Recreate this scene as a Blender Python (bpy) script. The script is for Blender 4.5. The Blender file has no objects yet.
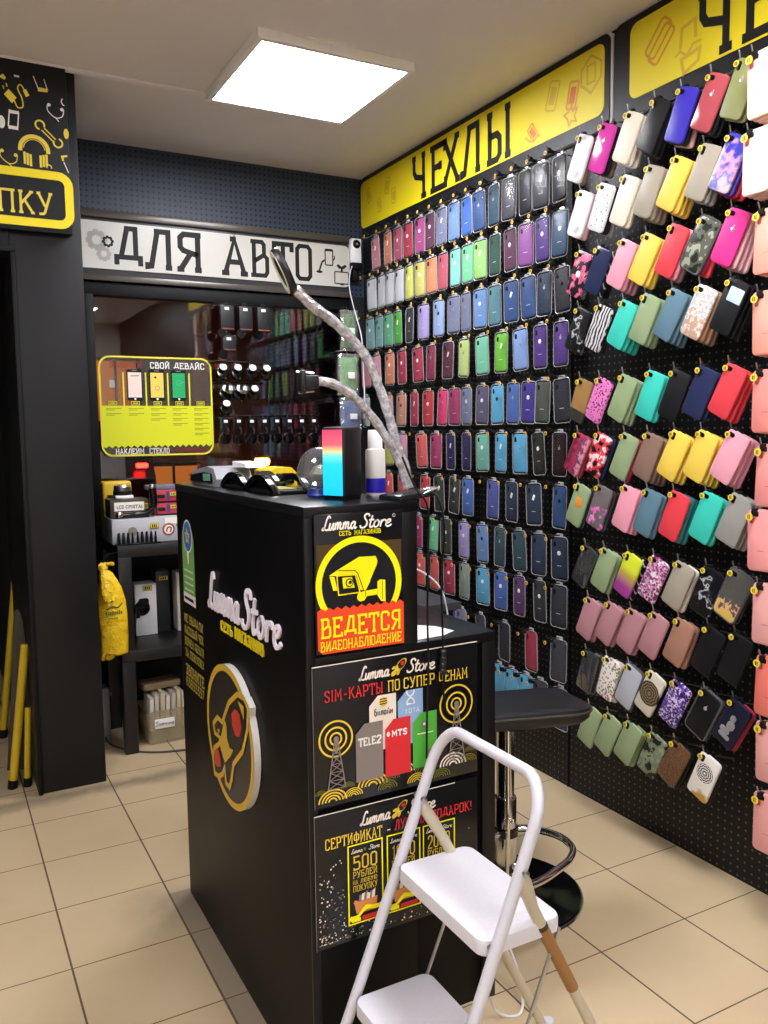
import bpy, bmesh, math, random
from mathutils import Vector, Matrix, Euler
random.seed(7)
SC = bpy.context.scene
COL = SC.collection
PI = math.pi

# ------------------------------------------------------------------ materials
def lin(h):
    if not isinstance(h, str): return tuple(h)
    h = h.lstrip('#')
    v = [int(h[i:i+2], 16)/255 for i in (0, 2, 4)]
    return tuple(c/12.92 if c <= .04045 else ((c+.055)/1.055)**2.4 for c in v)
MATS = {}
def pm(name, col, rough=.5, metal=0., coat=0., spec=.5, emit=None, es=0., trans=0., ior=1.45):
    if name in MATS: return MATS[name]
    m = bpy.data.materials.new(name); m.use_nodes = True
    b = m.node_tree.nodes['Principled BSDF']
    b.inputs['Base Color'].default_value = (*lin(col), 1)
    b.inputs['Roughness'].default_value = rough
    b.inputs['Metallic'].default_value = metal
    b.inputs['Coat Weight'].default_value = coat
    b.inputs['Specular IOR Level'].default_value = spec
    b.inputs['Transmission Weight'].default_value = trans
    b.inputs['IOR'].default_value = ior
    if emit is not None:
        b.inputs['Emission Color'].default_value = (*lin(emit), 1)
        b.inputs['Emission Strength'].default_value = es
    MATS[name] = m
    return m
class NT:
    def __init__(s, name, rough=.5, metal=0., spec=.5):
        s.m = bpy.data.materials.new(name); s.m.use_nodes = True
        s.t = s.m.node_tree; s.b = s.t.nodes['Principled BSDF']
        s.b.inputs['Roughness'].default_value = rough
        s.b.inputs['Metallic'].default_value = metal
        s.b.inputs['Specular IOR Level'].default_value = spec
        MATS[name] = s.m
    def n(s, typ, **kw):
        x = s.t.nodes.new(typ)
        for k, v in kw.items(): setattr(x, k, v)
        return x
    def l(s, a, b): s.t.links.new(a, b)
    def put(s, sock, v):
        if hasattr(v, 'is_linked'): s.l(v, sock)
        else: sock.default_value = v
    def mt(s, op, a, b=None, c=None):
        x = s.n('ShaderNodeMath', operation=op)
        for i, v in enumerate((a, b, c)):
            if v is not None: s.put(x.inputs[i], v)
        return x.outputs[0]
    def xyz(s, kind='Object'):
        tc = s.n('ShaderNodeTexCoord'); sp = s.n('ShaderNodeSeparateXYZ')
        s.l(tc.outputs[kind], sp.inputs[0]); s.tc = tc.outputs[kind]
        return sp.outputs
    def mix(s, f, a, b):
        x = s.n('ShaderNodeMix', data_type='RGBA')
        s.put(x.inputs[0], f)
        for sock, v in ((x.inputs[6], a), (x.inputs[7], b)):
            if isinstance(v, str): sock.default_value = (*lin(v), 1)
            else: s.put(sock, v)
        return x.outputs[2]
    def ramp(s, f, stops, interp='LINEAR'):
        r = s.n('ShaderNodeValToRGB'); r.color_ramp.interpolation = interp
        e = r.color_ramp.elements
        while len(e) < len(stops): e.new(.5)
        for q, (p, c) in zip(e, stops): q.position = p; q.color = (*lin(c), 1)
        s.put(r.inputs[0], f); return r.outputs[0]
    def noise(s, scale, detail=3, rough=.5, vec=None):
        x = s.n('ShaderNodeTexNoise'); x.inputs['Scale'].default_value = scale
        x.inputs['Detail'].default_value = detail; x.inputs['Roughness'].default_value = rough
        s.l(vec if vec is not None else s.tc, x.inputs['Vector']); return x.outputs['Fac']
    def voro(s, scale, feature='F1', out='Distance'):
        x = s.n('ShaderNodeTexVoronoi', feature=feature); x.inputs['Scale'].default_value = scale
        s.l(s.tc, x.inputs['Vector']); return x.outputs[out]
    def bump(s, h, strength=.2, dist=.002):
        x = s.n('ShaderNodeBump'); x.inputs['Strength'].default_value = strength; x.inputs['Distance'].default_value = dist
        s.l(h, x.inputs['Height']); s.l(x.outputs[0], s.b.inputs['Normal'])
    def base(s, c): s.put(s.b.inputs['Base Color'], c if hasattr(c, 'is_linked') else (*lin(c), 1)); return s.m

def clear_mat(name, tint='ffffff', gloss=.14, rough=.06, milky=0., milk='e8e8ec', edge=.35):
    t = NT(name); nt = t.t
    out = nt.nodes['Material Output']; nt.nodes.remove(t.b)
    tr = t.n('ShaderNodeBsdfTransparent'); tr.inputs[0].default_value = (*lin(tint), 1)
    gl = t.n('ShaderNodeBsdfGlossy'); gl.inputs['Roughness'].default_value = rough
    mx = t.n('ShaderNodeMixShader')
    lw = t.n('ShaderNodeLayerWeight'); lw.inputs['Blend'].default_value = .35
    f = t.mt('ADD', t.mt('MULTIPLY', lw.outputs['Facing'], edge), gloss)
    t.l(f, mx.inputs[0]); t.l(tr.outputs[0], mx.inputs[1]); t.l(gl.outputs[0], mx.inputs[2])
    last = mx.outputs[0]
    if milky:
        df = t.n('ShaderNodeBsdfDiffuse'); df.inputs[0].default_value = (*lin(milk), 1)
        m2 = t.n('ShaderNodeMixShader'); m2.inputs[0].default_value = milky
        t.l(last, m2.inputs[1]); t.l(df.outputs[0], m2.inputs[2]); last = m2.outputs[0]
    t.l(last, out.inputs['Surface'])
    return t.m

BLACK = pm('black_laminate', '060607', .45, spec=.16)
BLACKM = pm('black_matt', '09090a', .6, spec=.3)
BLACKG = pm('black_gloss', '08080a', .12)
BOARD = pm('sign_black', '16171b', .45, spec=.35)
WHITE = pm('white_paint', 'e2e2e6', .35)
WHITEP = pm('white_plastic', 'f2f2f2', .4)
YEL = pm('sign_yellow', 'f0dc1e', .5)
YELD = pm('print_yellow', 'e2cf3a', .5)
YELB = pm('bright_yellow', 'fff200', .5)
GOLD = pm('print_gold', 'd9b53c', .5)
ORED = pm('print_orange_red', 'ee4a22', .5)
RED = pm('print_red', 'd8272c', .5)
CREAM = pm('print_white', 'f4f0e6', .5)
PGREY = pm('print_grey', '857a72', .5)
PBLUE = pm('print_blue', '8fb0d8', .5)
PGREEN = pm('print_green', '4fae3a', .5)
OLIVE = pm('print_olive', '6f6a22', .5)
INK = pm('ink', '24231f', .5)
CHROME = pm('chrome', 'd8d6d2', .12, 1.)
STEEL = pm('steel', 'b8b8b8', .3, 1.)
CLEAR = clear_mat('clear_blister', gloss=.006, rough=.22, edge=.03)
RIM = clear_mat('blister_rim', gloss=.15, rough=.15, milky=.38)
FILM = clear_mat('clear_film', gloss=.2, rough=.1, milky=.12)

# ------------------------------------------------------------------ mesh helpers
def bm_new(): return bmesh.new()
def add_box(bm, c, s, rot=None, bev=0., seg=2):
    g = bmesh.ops.create_cube(bm, size=1.0); vs = g['verts']
    for v in vs: v.co = Vector((v.co.x*s[0], v.co.y*s[1], v.co.z*s[2]))
    if bev:
        es = list({e for v in vs for e in v.link_edges})
        r = bmesh.ops.bevel(bm, geom=es, offset=bev, segments=seg, profile=.5, affect='EDGES')
        vs = list({v for f in r['faces'] for v in f.verts} | {v for v in vs if v.is_valid})
    for v in vs:
        p = v.co if rot is None else rot @ v.co
        v.co = p + Vector(c)
    return vs
def bx(bm, x0, x1, y0, y1, z0, z1, bev=0., seg=2):
    return add_box(bm, ((x0+x1)/2, (y0+y1)/2, (z0+z1)/2), (x1-x0, y1-y0, z1-z0), None, bev, seg)
def rrect(w, h, r, n=5):
    pts = []
    for cx, cy, a0 in ((w/2-r, h/2-r, 0), (-w/2+r, h/2-r, PI/2), (-w/2+r, -h/2+r, PI), (w/2-r, -h/2+r, 1.5*PI)):
        for i in range(n+1):
            a = a0 + PI/2*i/n; pts.append((cx+r*math.cos(a), cy+r*math.sin(a)))
    return pts
def add_slab(bm, w, h, d, r, e=.003, c=(0, 0, 0), n=5, M=None):
    """rounded slab in the local XZ plane, thickness d along Y, softened edges e"""
    prof = [(-d/2, e), (-d/2+.3*e, .3*e), (-d/2+e, 0), (d/2-e, 0), (d/2-.3*e, .3*e), (d/2, e)]
    loops = []
    for y, ins in prof:
        lp = []
        for x, z in rrect(w-2*ins, h-2*ins, max(r-ins, .0005), n):
            p = Vector((x+c[0], y+c[1], z+c[2]))
            lp.append(bm.verts.new(M @ p if M else p))
        loops.append(lp)
    for a, b in zip(loops, loops[1:]):
        for i in range(len(a)):
            j = (i+1) % len(a); bm.faces.new((a[j], a[i], b[i], b[j]))
    bm.faces.new(loops[0][::1]); bm.faces.new(loops[-1][::-1])
def frame_at(t, ref=Vector((0, 0, 1))):
    t = t.normalized()
    if abs(t.dot(ref)) > .95: ref = Vector((1, 0, 0))
    a = t.cross(ref).normalized(); return a, a.cross(t).normalized()
def catmull(P, n=6, closed=False):
    P = [Vector(p) for p in P]; out = []; m = len(P)
    rng = range(m if closed else m-1)
    for i in rng:
        if closed: p0, p1, p2, p3 = P[i-1], P[i], P[(i+1) % m], P[(i+2) % m]
        else: p0, p1, p2, p3 = P[max(i-1, 0)], P[i], P[i+1], P[min(i+2, m-1)]
        for k in range(n):
            t = k/n
            out.append(.5*((2*p1)+(p2-p0)*t+(2*p0-5*p1+4*p2-p3)*t*t+(3*p1-p0-3*p2+p3)*t**3))
    if not closed: out.append(P[-1])
    return out
def add_tube(bm, pts, r, n=10, closed=False, cap=True):
    pts = [Vector(p) for p in pts]; m = len(pts); rings = []
    a_prev = None
    for i, p in enumerate(pts):
        if closed: t = pts[(i+1) % m]-pts[i-1]
        else: t = pts[min(i+1, m-1)]-pts[max(i-1, 0)]
        t.normalize()
        if a_prev is None: a, b = frame_at(t)
        else:
            a = (a_prev - t*a_prev.dot(t)).normalized(); b = a.cross(t)
        a_prev = a
        rr = r[i] if isinstance(r, (list, tuple)) else r
        rings.append([bm.verts.new(p + (a*math.cos(2*PI*k/n) + b*math.sin(2*PI*k/n))*rr) for k in range(n)])
    prs = list(zip(rings, rings[1:]))
    if closed: prs.append((rings[-1], rings[0]))
    for A, B in prs:
        for k in range(n):
            j = (k+1) % n; bm.faces.new((A[k], A[j], B[j], B[k]))
    if cap and not closed:
        bm.faces.new(rings[0][::-1]); bm.faces.new(rings[-1])
def add_lathe(bm, prof, c=(0, 0, 0), n=32, M=None):
    rings = []
    for r, z in prof:
        ring = []
        for k in range(n):
            p = Vector((max(r, 1e-5)*math.cos(2*PI*k/n), max(r, 1e-5)*math.sin(2*PI*k/n), z))
            if M: p = M @ p
            ring.append(bm.verts.new(p + Vector(c)))
        rings.append(ring)
    for A, B in zip(rings, rings[1:]):
        for k in range(n):
            j = (k+1) % n; bm.faces.new((A[k], A[j], B[j], B[k]))
    bm.faces.new(rings[0][::-1]); bm.faces.new(rings[-1])
def add_prism(bm, pts, fn, d0, d1):
    """closed 2-D outline extruded; fn(u,v,d) -> 3-D"""
    A = [bm.verts.new(fn(u, v, d0)) for u, v in pts]; B = [bm.verts.new(fn(u, v, d1)) for u, v in pts]
    bm.faces.new(A); bm.faces.new(B[::-1])
    for i in range(len(A)):
        j = (i+1) % len(A); bm.faces.new((A[j], A[i], B[i], B[j]))
def mesh_of(name, bm, smooth=35):
    bmesh.ops.recalc_face_normals(bm, faces=bm.faces)
    me = bpy.data.meshes.new(name); bm.to_mesh(me); bm.free()
    if smooth:
        for p in me.polygons: p.use_smooth = True
        me.set_sharp_from_angle(angle=math.radians(smooth))
    return me
def tag(o, label, cat, group=None):
    o['label'] = label; o['category'] = cat
    if group: o['group'] = group
    return o
def obj(name, bm, m, parent=None, smooth=35, world=True, label=None):
    """one mesh object; with world=True coordinates are world ones and the origin goes to the parent or to the mesh's foot"""
    if isinstance(bm, bpy.types.Mesh): me = bm
    else:
        me = None
        off = Vector((0, 0, 0))
        if world:
            if parent is not None: off = parent.matrix_basis.translation.copy()
            elif len(bm.verts):
                cs = [v.co for v in bm.verts]
                lo = [min(c[i] for c in cs) for i in range(3)]; hi = [max(c[i] for c in cs) for i in range(3)]
                off = Vector(((lo[0]+hi[0])/2, (lo[1]+hi[1])/2, lo[2]))
            for v in bm.verts: v.co -= off
        me = mesh_of(name, bm, smooth)
    o = bpy.data.objects.new(name, me)
    if m is not None: me.materials.append(m)
    COL.objects.link(o)
    if parent is not None: o.parent = parent
    elif world and not isinstance(bm, bpy.types.Mesh): o.location = off
    if label: o['label'] = label
    return o
def thing(name, label, cat, loc=(0, 0, 0), group=None, rot=(0, 0, 0)):
    o = bpy.data.objects.new(name, None); COL.objects.link(o)
    o.location = loc; o.rotation_euler = rot; o.empty_display_size = .05
    o.matrix_basis = Matrix.Translation(loc) @ Euler(rot).to_matrix().to_4x4()
    return tag(o, label, cat, group)
def struct(name, bm, m, parent=None, world=False, smooth=35):
    o = obj(name, bm, m, parent, smooth, world)
    if parent is None: o['kind'] = 'structure'
    return o

# ------------------------------------------------------------------ flat print: strokes, lettering, icons on a plane
def sf(x, y, s=.1): return [(x-s, y), (x+s, y)]
def rr(x0, x1, y0, y1, k=.1):
    return [(x0+k, y0), (x1-k, y0), (x1, y0+k), (x1, y1-k), (x1-k, y1), (x0+k, y1), (x0, y1-k), (x0, y0+k), (x0+k, y0)]
G = {
 'А': (.8, [[(.1, 0), (.4, 1), (.7, 0)], [(.2, .33), (.6, .33)], sf(.1, 0, .12), sf(.7, 0, .12), sf(.36, 1, .1)]),
 'Б': (.72, [[(.12, 0), (.12, 1), (.6, 1), (.6, .86)], [(.12, .55), (.5, .55), (.62, .44), (.62, .1), (.52, 0), (.12, 0)], sf(.08, 0, .08), sf(.08, 1, .08)]),
 'В': (.74, [[(.14, 0), (.14, 1), (.46, 1), (.54, .92), (.54, .62), (.16, .42)], [(.54, .6), (.66, .52), (.66, .1), (.58, 0), (.14, 0)], sf(.1, 0, .09), sf(.1, 1, .09)]),
 'Г': (.64, [[(.14, 0), (.14, 1), (.6, 1), (.6, .84)], sf(.14, 0)]),
 'Д': (.86, [[(.2, .2), (.4, 1), (.66, 1), (.66, .2)], [(.06, -.02), (.06, .2), (.8, .2), (.8, -.02)], sf(.42, 1, .1)]),
 'Е': (.74, [[(.64, .8), (.64, 1), (.14, 1), (.14, 0), (.66, 0), (.66, .2)], [(.14, .52), (.44, .52)], [(.44, .62), (.44, .42)], sf(.1, 0, .09), sf(.1, 1, .09)]),
 'З': (.7, [[(.1, .8), (.1, .92), (.2, 1), (.5, 1), (.58, .9), (.58, .62), (.28, .53), (.5, .53), (.62, .42), (.62, .1), (.52, 0), (.18, 0), (.08, .1), (.08, .22)]]),
 'И': (.82, [[(.14, 1), (.14, 0), (.16, .02), (.66, .98), (.68, 1), (.68, 0)], sf(.14, 1), sf(.14, 0), sf(.68, 1), sf(.68, 0)]),
 'К': (.78, [[(.14, 0), (.14, 1)], [(.64, 1), (.16, .42)], [(.32, .6), (.68, 0)], sf(.14, 0), sf(.14, 1), sf(.64, 1, .09), sf(.68, 0, .09)]),
 'Л': (.8, [[(.03, .12), (.03, 0), (.14, .02), (.34, 1), (.66, 1), (.66, 0)], sf(.66, 0), sf(.32, 1, .08)]),
 'М': (.92, [[(.12, 0), (.16, 1), (.46, .35), (.76, 1), (.8, 0)], sf(.12, 0), sf(.8, 0), sf(.12, 1, .07), sf(.8, 1, .07)]),
 'Н': (.82, [[(.14, 0), (.14, 1)], [(.68, 0), (.68, 1)], [(.14, .5), (.68, .5)], sf(.14, 1), sf(.14, 0), sf(.68, 1), sf(.68, 0)]),
 'О': (.74, [rr(.1, .64, 0, 1, .1)]),
 'П': (.82, [[(.14, 0), (.14, 1), (.68, 1), (.68, 0)], sf(.1, 1, .08), sf(.72, 1, .08), sf(.14, 0), sf(.68, 0)]),
 'Р': (.72, [[(.14, 0), (.14, 1), (.54, 1), (.64, .9), (.64, .54), (.54, .44), (.14, .44)], sf(.14, 0, .11), sf(.1, 1, .09)]),
 'С': (.72, [[(.62, .74), (.62, .9), (.52, 1), (.2, 1), (.1, .9), (.1, .1), (.2, 0), (.52, 0), (.62, .1), (.62, .26)]]),
 'Т': (.76, [[(.06, .78), (.06, 1), (.7, 1), (.7, .78)], [(.38, 1), (.38, 0)], sf(.38, 0, .13)]),
 'У': (.76, [[(.1, 1), (.4, .36)], [(.66, 1), (.36, .06), (.28, 0), (.1, 0)], sf(.1, 1, .09), sf(.66, 1, .09)]),
 'Ф': (.9, [[(.45, 0), (.45, 1)], rr(.1, .8, .22, .8, .12), sf(.45, 0), sf(.45, 1)]),
 'Х': (.8, [[(.12, 0), (.66, 1)], [(.14, 1), (.68, 0)], sf(.12, 0), sf(.68, 0), sf(.14, 1), sf(.66, 1)]),
 'Ц': (.86, [[(.14, 1), (.14, .12), (.78, .12), (.78, -.1)], [(.64, 1), (.64, .12)], sf(.14, 1), sf(.64, 1)]),
 'Ч': (.76, [[(.12, 1), (.12, .66), (.2, .54), (.62, .42)], [(.62, 1), (.62, 0)], sf(.12, 1), sf(.62, 1), sf(.62, 0, .13)]),
 'Ш': (1., [[(.14, 1), (.14, 0), (.86, 0), (.86, 1)], [(.5, 0), (.5, 1)], sf(.14, 1, .08), sf(.5, 1, .08), sf(.86, 1, .08)]),
 'Ы': (.92, [[(.14, 1), (.14, 0), (.4, 0), (.5, .1), (.5, .44), (.4, .54), (.14, .54)], [(.78, 1), (.78, 0)], sf(.14, 1), sf(.78, 1), sf(.78, 0), sf(.1, 0, .07)]),
 'Ь': (.72, [[(.14, 1), (.14, 0), (.52, 0), (.62, .1), (.62, .44), (.52, .54), (.14, .54)], sf(.14, 1)]),
 'Ю': (1., [[(.14, 0), (.14, 1)], [(.14, .5), (.36, .5)], rr(.36, .88, 0, 1, .1), sf(.14, 1, .09), sf(.14, 0, .09)]),
 'Я': (.74, [[(.62, 0), (.62, 1), (.22, 1), (.12, .9), (.12, .64), (.2, .54), (.62, .42)], [(.42, .48), (.12, 0)], sf(.62, 0), sf(.12, 0), sf(.64, 1, .08)]),
 'S': (.66, [[(.56, .78), (.56, .9), (.46, 1), (.18, 1), (.08, .9), (.08, .66), (.56, .36), (.56, .1), (.46, 0), (.18, 0), (.08, .1), (.08, .24)]]),
 'I': (.36, [[(.18, 0), (.18, 1)], sf(.18, 0), sf(.18, 1)]),
 'L': (.6, [[(.12, 1), (.12, 0), (.54, 0)]]),
 'Y': (.7, [[(.1, 1), (.35, .5), (.6, 1)], [(.35, .5), (.35, 0)]]),
 '0': (.66, [rr(.08, .56, 0, 1, .12)]), '1': (.42, [[(.08, .82), (.24, 1), (.24, 0)], sf(.24, 0, .12)]),
 '2': (.66, [[(.08, .76), (.08, .9), (.18, 1), (.46, 1), (.56, .9), (.56, .6), (.08, .12), (.08, 0), (.6, 0)]]),
 '3': (.66, [[(.08, 1), (.56, 1), (.28, .58), (.46, .58), (.56, .46), (.56, .1), (.46, 0), (.08, 0)]]),
 '5': (.66, [[(.56, 1), (.1, 1), (.1, .56), (.46, .58), (.56, .46), (.56, .1), (.46, 0), (.08, 0), (.08, .14)]]),
 '7': (.62, [[(.08, 1), (.56, 1), (.24, 0)]]), '8': (.66, [rr(.1, .54, .54, 1), rr(.07, .57, 0, .54)]),
 '-': (.6, [[(.12, .45), (.48, .45)]]), '!': (.3, [[(.15, 1), (.15, .3)], [(.15, .1), (.15, -.02)]]),
 ' ': (.45, []), '?': (.6, [[(.1, .8), (.1, 1), (.5, 1), (.5, .6), (.28, .45), (.28, .28)], [(.28, .1), (.28, 0)]]),
 'N': (.78, [[(.12, 0), (.12, 1), (.62, 0), (.62, 1)]]), 'D': (.7, [[(.12, 0), (.12, 1), (.45, 1), (.6, .82), (.6, .18), (.45, 0), (.12, 0)]]),
 'б': (.56, [rr(.08, .46, 0, .62, .12), [(.08, .5), (.1, .9), (.44, 1)]]), 'и': (.56, [[(.08, .62), (.1, .04), (.44, .6), (.46, 0)]]),
 'л': (.54, [[(.02, 0), (.12, .1), (.2, .62), (.44, .62), (.44, 0)]]), 'а': (.54, [rr(.06, .42, 0, .62, .12), [(.42, .62), (.44, 0)]]),
 'й': (.56, [[(.08, .62), (.1, .04), (.44, .6), (.46, 0)], [(.18, .86), (.28, .78), (.38, .86)]]), 'н': (.54, [[(.08, .62), (.08, 0)], [(.44, .62), (.44, 0)], [(.08, .32), (.44, .32)]]),
}
G['Щ'] = (1.08, G['Ш'][1] + [[(.86, 0), (1.0, 0), (1.0, -.18)]])
G['Й'] = (.82, G['И'][1] + [[(.26, 1.26), (.34, 1.16), (.48, 1.16), (.56, 1.26)]])
for a, b in zip('TEAOMRC', 'ТЕАОМРС'): G[a] = G[b]
def _c(pts, n=5): return [tuple(v) for v in [(p.x, p.y) for p in catmull([Vector((x, y, 0)) for x, y in pts], n)]]
SCR = {  # brush script
 'L': (.5, [[(.46, .84), (.4, .98), (.3, .96), (.22, .7), (.17, .3), (.08, .03), (.0, .08), (.08, .16), (.24, .04), (.4, .02), (.5, .16)]]),
 'u': (.42, [[(.03, .5), (.0, .2), (.06, .02), (.16, .08), (.27, .5)], [(.28, .5), (.26, .14), (.31, .01), (.42, .12)]]),
 'm': (.58, [[(.02, .5), (.02, .0)], [(.02, .26), (.12, .49), (.2, .42), (.19, .0)], [(.19, .26), (.3, .49), (.38, .42), (.37, .12), (.44, .01), (.56, .12)]]),
 'a': (.44, [[(.28, .4), (.18, .5), (.04, .36), (.03, .1), (.12, .01), (.24, .16), (.3, .5)], [(.3, .5), (.28, .12), (.34, .01), (.44, .12)]]),
 'S': (.52, [[(.46, .8), (.42, .96), (.28, 1.0), (.18, .88), (.22, .68), (.36, .46), (.38, .2), (.24, .02), (.06, .05), (.02, .2)]]),
 't': (.3, [[(.14, .88), (.08, .3), (.1, .05), (.18, .01), (.3, .12)], [(-.02, .54), (.28, .56)]]),
 'o': (.42, [[(.2, .5), (.06, .38), (.04, .12), (.16, 0), (.29, .12), (.31, .36), (.2, .5), (.12, .44)]]),
 'r': (.34, [[(.05, .5), (.03, 0)], [(.03, .26), (.14, .47), (.28, .46), (.3, .36)]]),
 'e': (.38, [[(.04, .22), (.2, .28), (.27, .42), (.18, .5), (.06, .38), (.04, .12), (.14, .0), (.28, .04), (.36, .14)]]),
 ' ': (.22, []),
}
class Print:
    """ink on a plane: O + u*U + v*V, lifted N*layer; one mesh per material"""
    def __init__(s, O, U, V, N, step=.0007):
        s.O, s.U, s.V, s.N = Vector(O), Vector(U), Vector(V), Vector(N); s.step = step; s.b = {}; s.k = 0; s.g = None; s.inks = {}; s.mi = 0
    def P(s, u, v, layer): return s.O + s.U*u + s.V*v + s.N*(s.step*layer + s.k*4e-5)
    def bm(s, key):
        """every motif (s.g, '#n' tells repeats apart) is one mesh holding all its inks"""
        g = s.g or key
        if g not in s.b: s.b[g] = bm_new(); s.inks[g] = []
        if key not in s.inks[g]: s.inks[g].append(key)
        s.mi = s.inks[g].index(key)
        return s.b[g]
    def poly(s, key, pts, layer=1):
        s.k = (s.k+1) % 9; bm = s.bm(key); bm.faces.new([bm.verts.new(s.P(u, v, layer)) for u, v in pts]).material_index = s.mi
    def stroke(s, key, pts, w, layer=1, closed=False, depth=0):
        s.k = (s.k+1) % 9; bm = s.bm(key); P = [Vector((p[0], p[1])) for p in pts]
        Q = [P[0]]
        for p in P[1:]:
            if (p-Q[-1]).length > 1e-6: Q.append(p)
        if (Q[0]-Q[-1]).length < 1e-6 and len(Q) > 2: Q.pop(); closed = True
        m = len(Q)
        if m < 2: return
        L, R = [], []
        for i in range(m):
            if closed or 0 < i < m-1:
                d0 = (Q[i]-Q[i-1]).normalized(); d1 = (Q[(i+1) % m]-Q[i]).normalized()
            else:
                d0 = d1 = (Q[min(i+1, m-1)]-Q[max(i-1, 0)]).normalized()
            t = d0+d1
            if t.length < .3: t = d1
            t.normalize(); nrm = Vector((-t.y, t.x)); c = max(abs(nrm.dot(Vector((-d1.y, d1.x)))), .5)
            L.append(Q[i]+nrm*(w/2/c)); R.append(Q[i]-nrm*(w/2/c))
        if depth:
            d0 = layer; d1 = layer+depth
            A = [[bm.verts.new(s.P(p.x, p.y, d)) for p in X] for X in (L, R) for d in (d0, d1)]  # L0 L1 R0 R1
            for i in range(m if closed else m-1):
                j = (i+1) % m
                for a, b in ((1, 3), (3, 2), (0, 1)): bm.faces.new((A[a][i], A[a][j], A[b][j], A[b][i])).material_index = s.mi
            if not closed:
                for i in (0, m-1): bm.faces.new((A[0][i], A[1][i], A[3][i], A[2][i])).material_index = s.mi
            return
        lv = [bm.verts.new(s.P(p.x, p.y, layer)) for p in L]; rv = [bm.verts.new(s.P(p.x, p.y, layer)) for p in R]
        for i in range(m if closed else m-1):
            j = (i+1) % m; bm.faces.new((lv[i], rv[i], rv[j], lv[j])).material_index = s.mi
    def circle(s, key, cx, cy, r, w, layer=1, n=40, ry=None, a0=0, a1=2*PI):
        full = abs(a1-a0-2*PI) < 1e-6
        pts = [(cx+r*math.cos(a0+(a1-a0)*i/n), cy+(ry or r)*math.sin(a0+(a1-a0)*i/n)) for i in range(n if full else n+1)]
        s.stroke(key, pts, w, layer, closed=full)
    def disc(s, key, cx, cy, r, layer=1, n=24, ry=None):
        s.poly(key, [(cx+r*math.cos(2*PI*i/n), cy+(ry or r)*math.sin(2*PI*i/n)) for i in range(n)], layer)
    def rect(s, key, x0, x1, y0, y1, layer=1): s.poly(key, [(x0, y0), (x1, y0), (x1, y1), (x0, y1)], layer)
    def box(s, key, x0, x1, y0, y1, w, layer=1, r=0):
        pts = [(x0, y0), (x1, y0), (x1, y1), (x0, y1)] if not r else [(a+(x0+x1)/2, b+(y0+y1)/2) for a, b in rrect(x1-x0, y1-y0, r)]
        s.stroke(key, pts, w, layer, closed=True)
    def width(s, txt, font, gap): return sum(font[c][0]+gap for c in txt)-gap
    def text(s, key, txt, x0, x1, y0, h, weight=.14, layer=1, font=G, gap=.1, depth=0, slant=0, rise=0):
        """letters from x0 to x1 standing on y0, h tall; rise lifts the far end"""
        tot = s.width(txt, font, gap); k = (x1-x0)/tot; x = 0
        for ch in txt:
            w, strokes = font[ch]
            for st in strokes:
                if font is SCR: st = _c(st)
                s.stroke(key, [(x0+(x+a+slant*b)*k, y0+b*h+rise*(x+a)/tot) for a, b in st], weight*min(k, h) if font is G else weight*h, layer, depth=depth)
            x += w+gap
    def build(s, parent, names):
        for g, bm in s.b.items():
            ks = s.inks[g]
            o = obj(names[g][0] if g in names else g.split('#')[0], bm, names[ks[0]][1], parent, smooth=0)
            for k in ks[1:]: o.data.materials.append(names[k][1])
# ------------------------------------------------------------------ room
H, XR, YB, T, TX, TY = 2.7145, 2.108, 4.11, .3103, .2504, 3.1375
XL, YN = -2.6, -2.4          # the shop carries on to the left and behind the camera
t = NT('floor_tile', .36); x, y, z = t.xyz()
gx = t.mt('FRACT', t.mt('DIVIDE', t.mt('SUBTRACT', x, TX-20*T), T)); gy = t.mt('FRACT', t.mt('DIVIDE', t.mt('SUBTRACT', y, TY-20*T), T))
ex = t.mt('PINGPONG', gx, .5); ey = t.mt('PINGPONG', gy, .5)
g1 = t.mt('LESS_THAN', ex, .0085); g2 = t.mt('LESS_THAN', ey, .0062)
gr = t.mt('MAXIMUM', g1, g2)
n1 = t.noise(2.2, 4, .6); n2 = t.noise(9, 4, .6)
c = t.ramp(n1, [(.3, 'c0a985'), (.7, 'cab592')])
c = t.mix(t.mt('MULTIPLY', t.mt('GREATER_THAN', n2, .66), .05), c, 'b09d84')
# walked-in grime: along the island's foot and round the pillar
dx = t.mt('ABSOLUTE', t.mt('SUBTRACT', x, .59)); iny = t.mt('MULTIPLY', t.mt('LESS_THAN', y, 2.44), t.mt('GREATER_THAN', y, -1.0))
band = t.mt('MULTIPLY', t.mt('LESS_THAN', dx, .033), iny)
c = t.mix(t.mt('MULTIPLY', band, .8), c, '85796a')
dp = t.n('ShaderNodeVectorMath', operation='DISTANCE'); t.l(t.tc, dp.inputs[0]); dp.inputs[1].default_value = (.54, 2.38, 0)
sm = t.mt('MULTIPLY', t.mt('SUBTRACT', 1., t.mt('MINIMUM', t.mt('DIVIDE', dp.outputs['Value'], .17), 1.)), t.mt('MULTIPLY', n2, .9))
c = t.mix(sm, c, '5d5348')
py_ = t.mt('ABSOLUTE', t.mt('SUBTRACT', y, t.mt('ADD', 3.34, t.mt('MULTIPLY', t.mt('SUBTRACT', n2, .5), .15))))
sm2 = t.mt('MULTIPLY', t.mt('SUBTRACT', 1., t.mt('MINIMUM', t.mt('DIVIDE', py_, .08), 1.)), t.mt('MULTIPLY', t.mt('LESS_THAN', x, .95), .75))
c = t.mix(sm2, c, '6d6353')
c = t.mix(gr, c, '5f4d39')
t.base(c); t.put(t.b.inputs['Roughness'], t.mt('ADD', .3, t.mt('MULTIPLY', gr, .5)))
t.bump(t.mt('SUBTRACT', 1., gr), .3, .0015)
FLOOR = t.m
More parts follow.
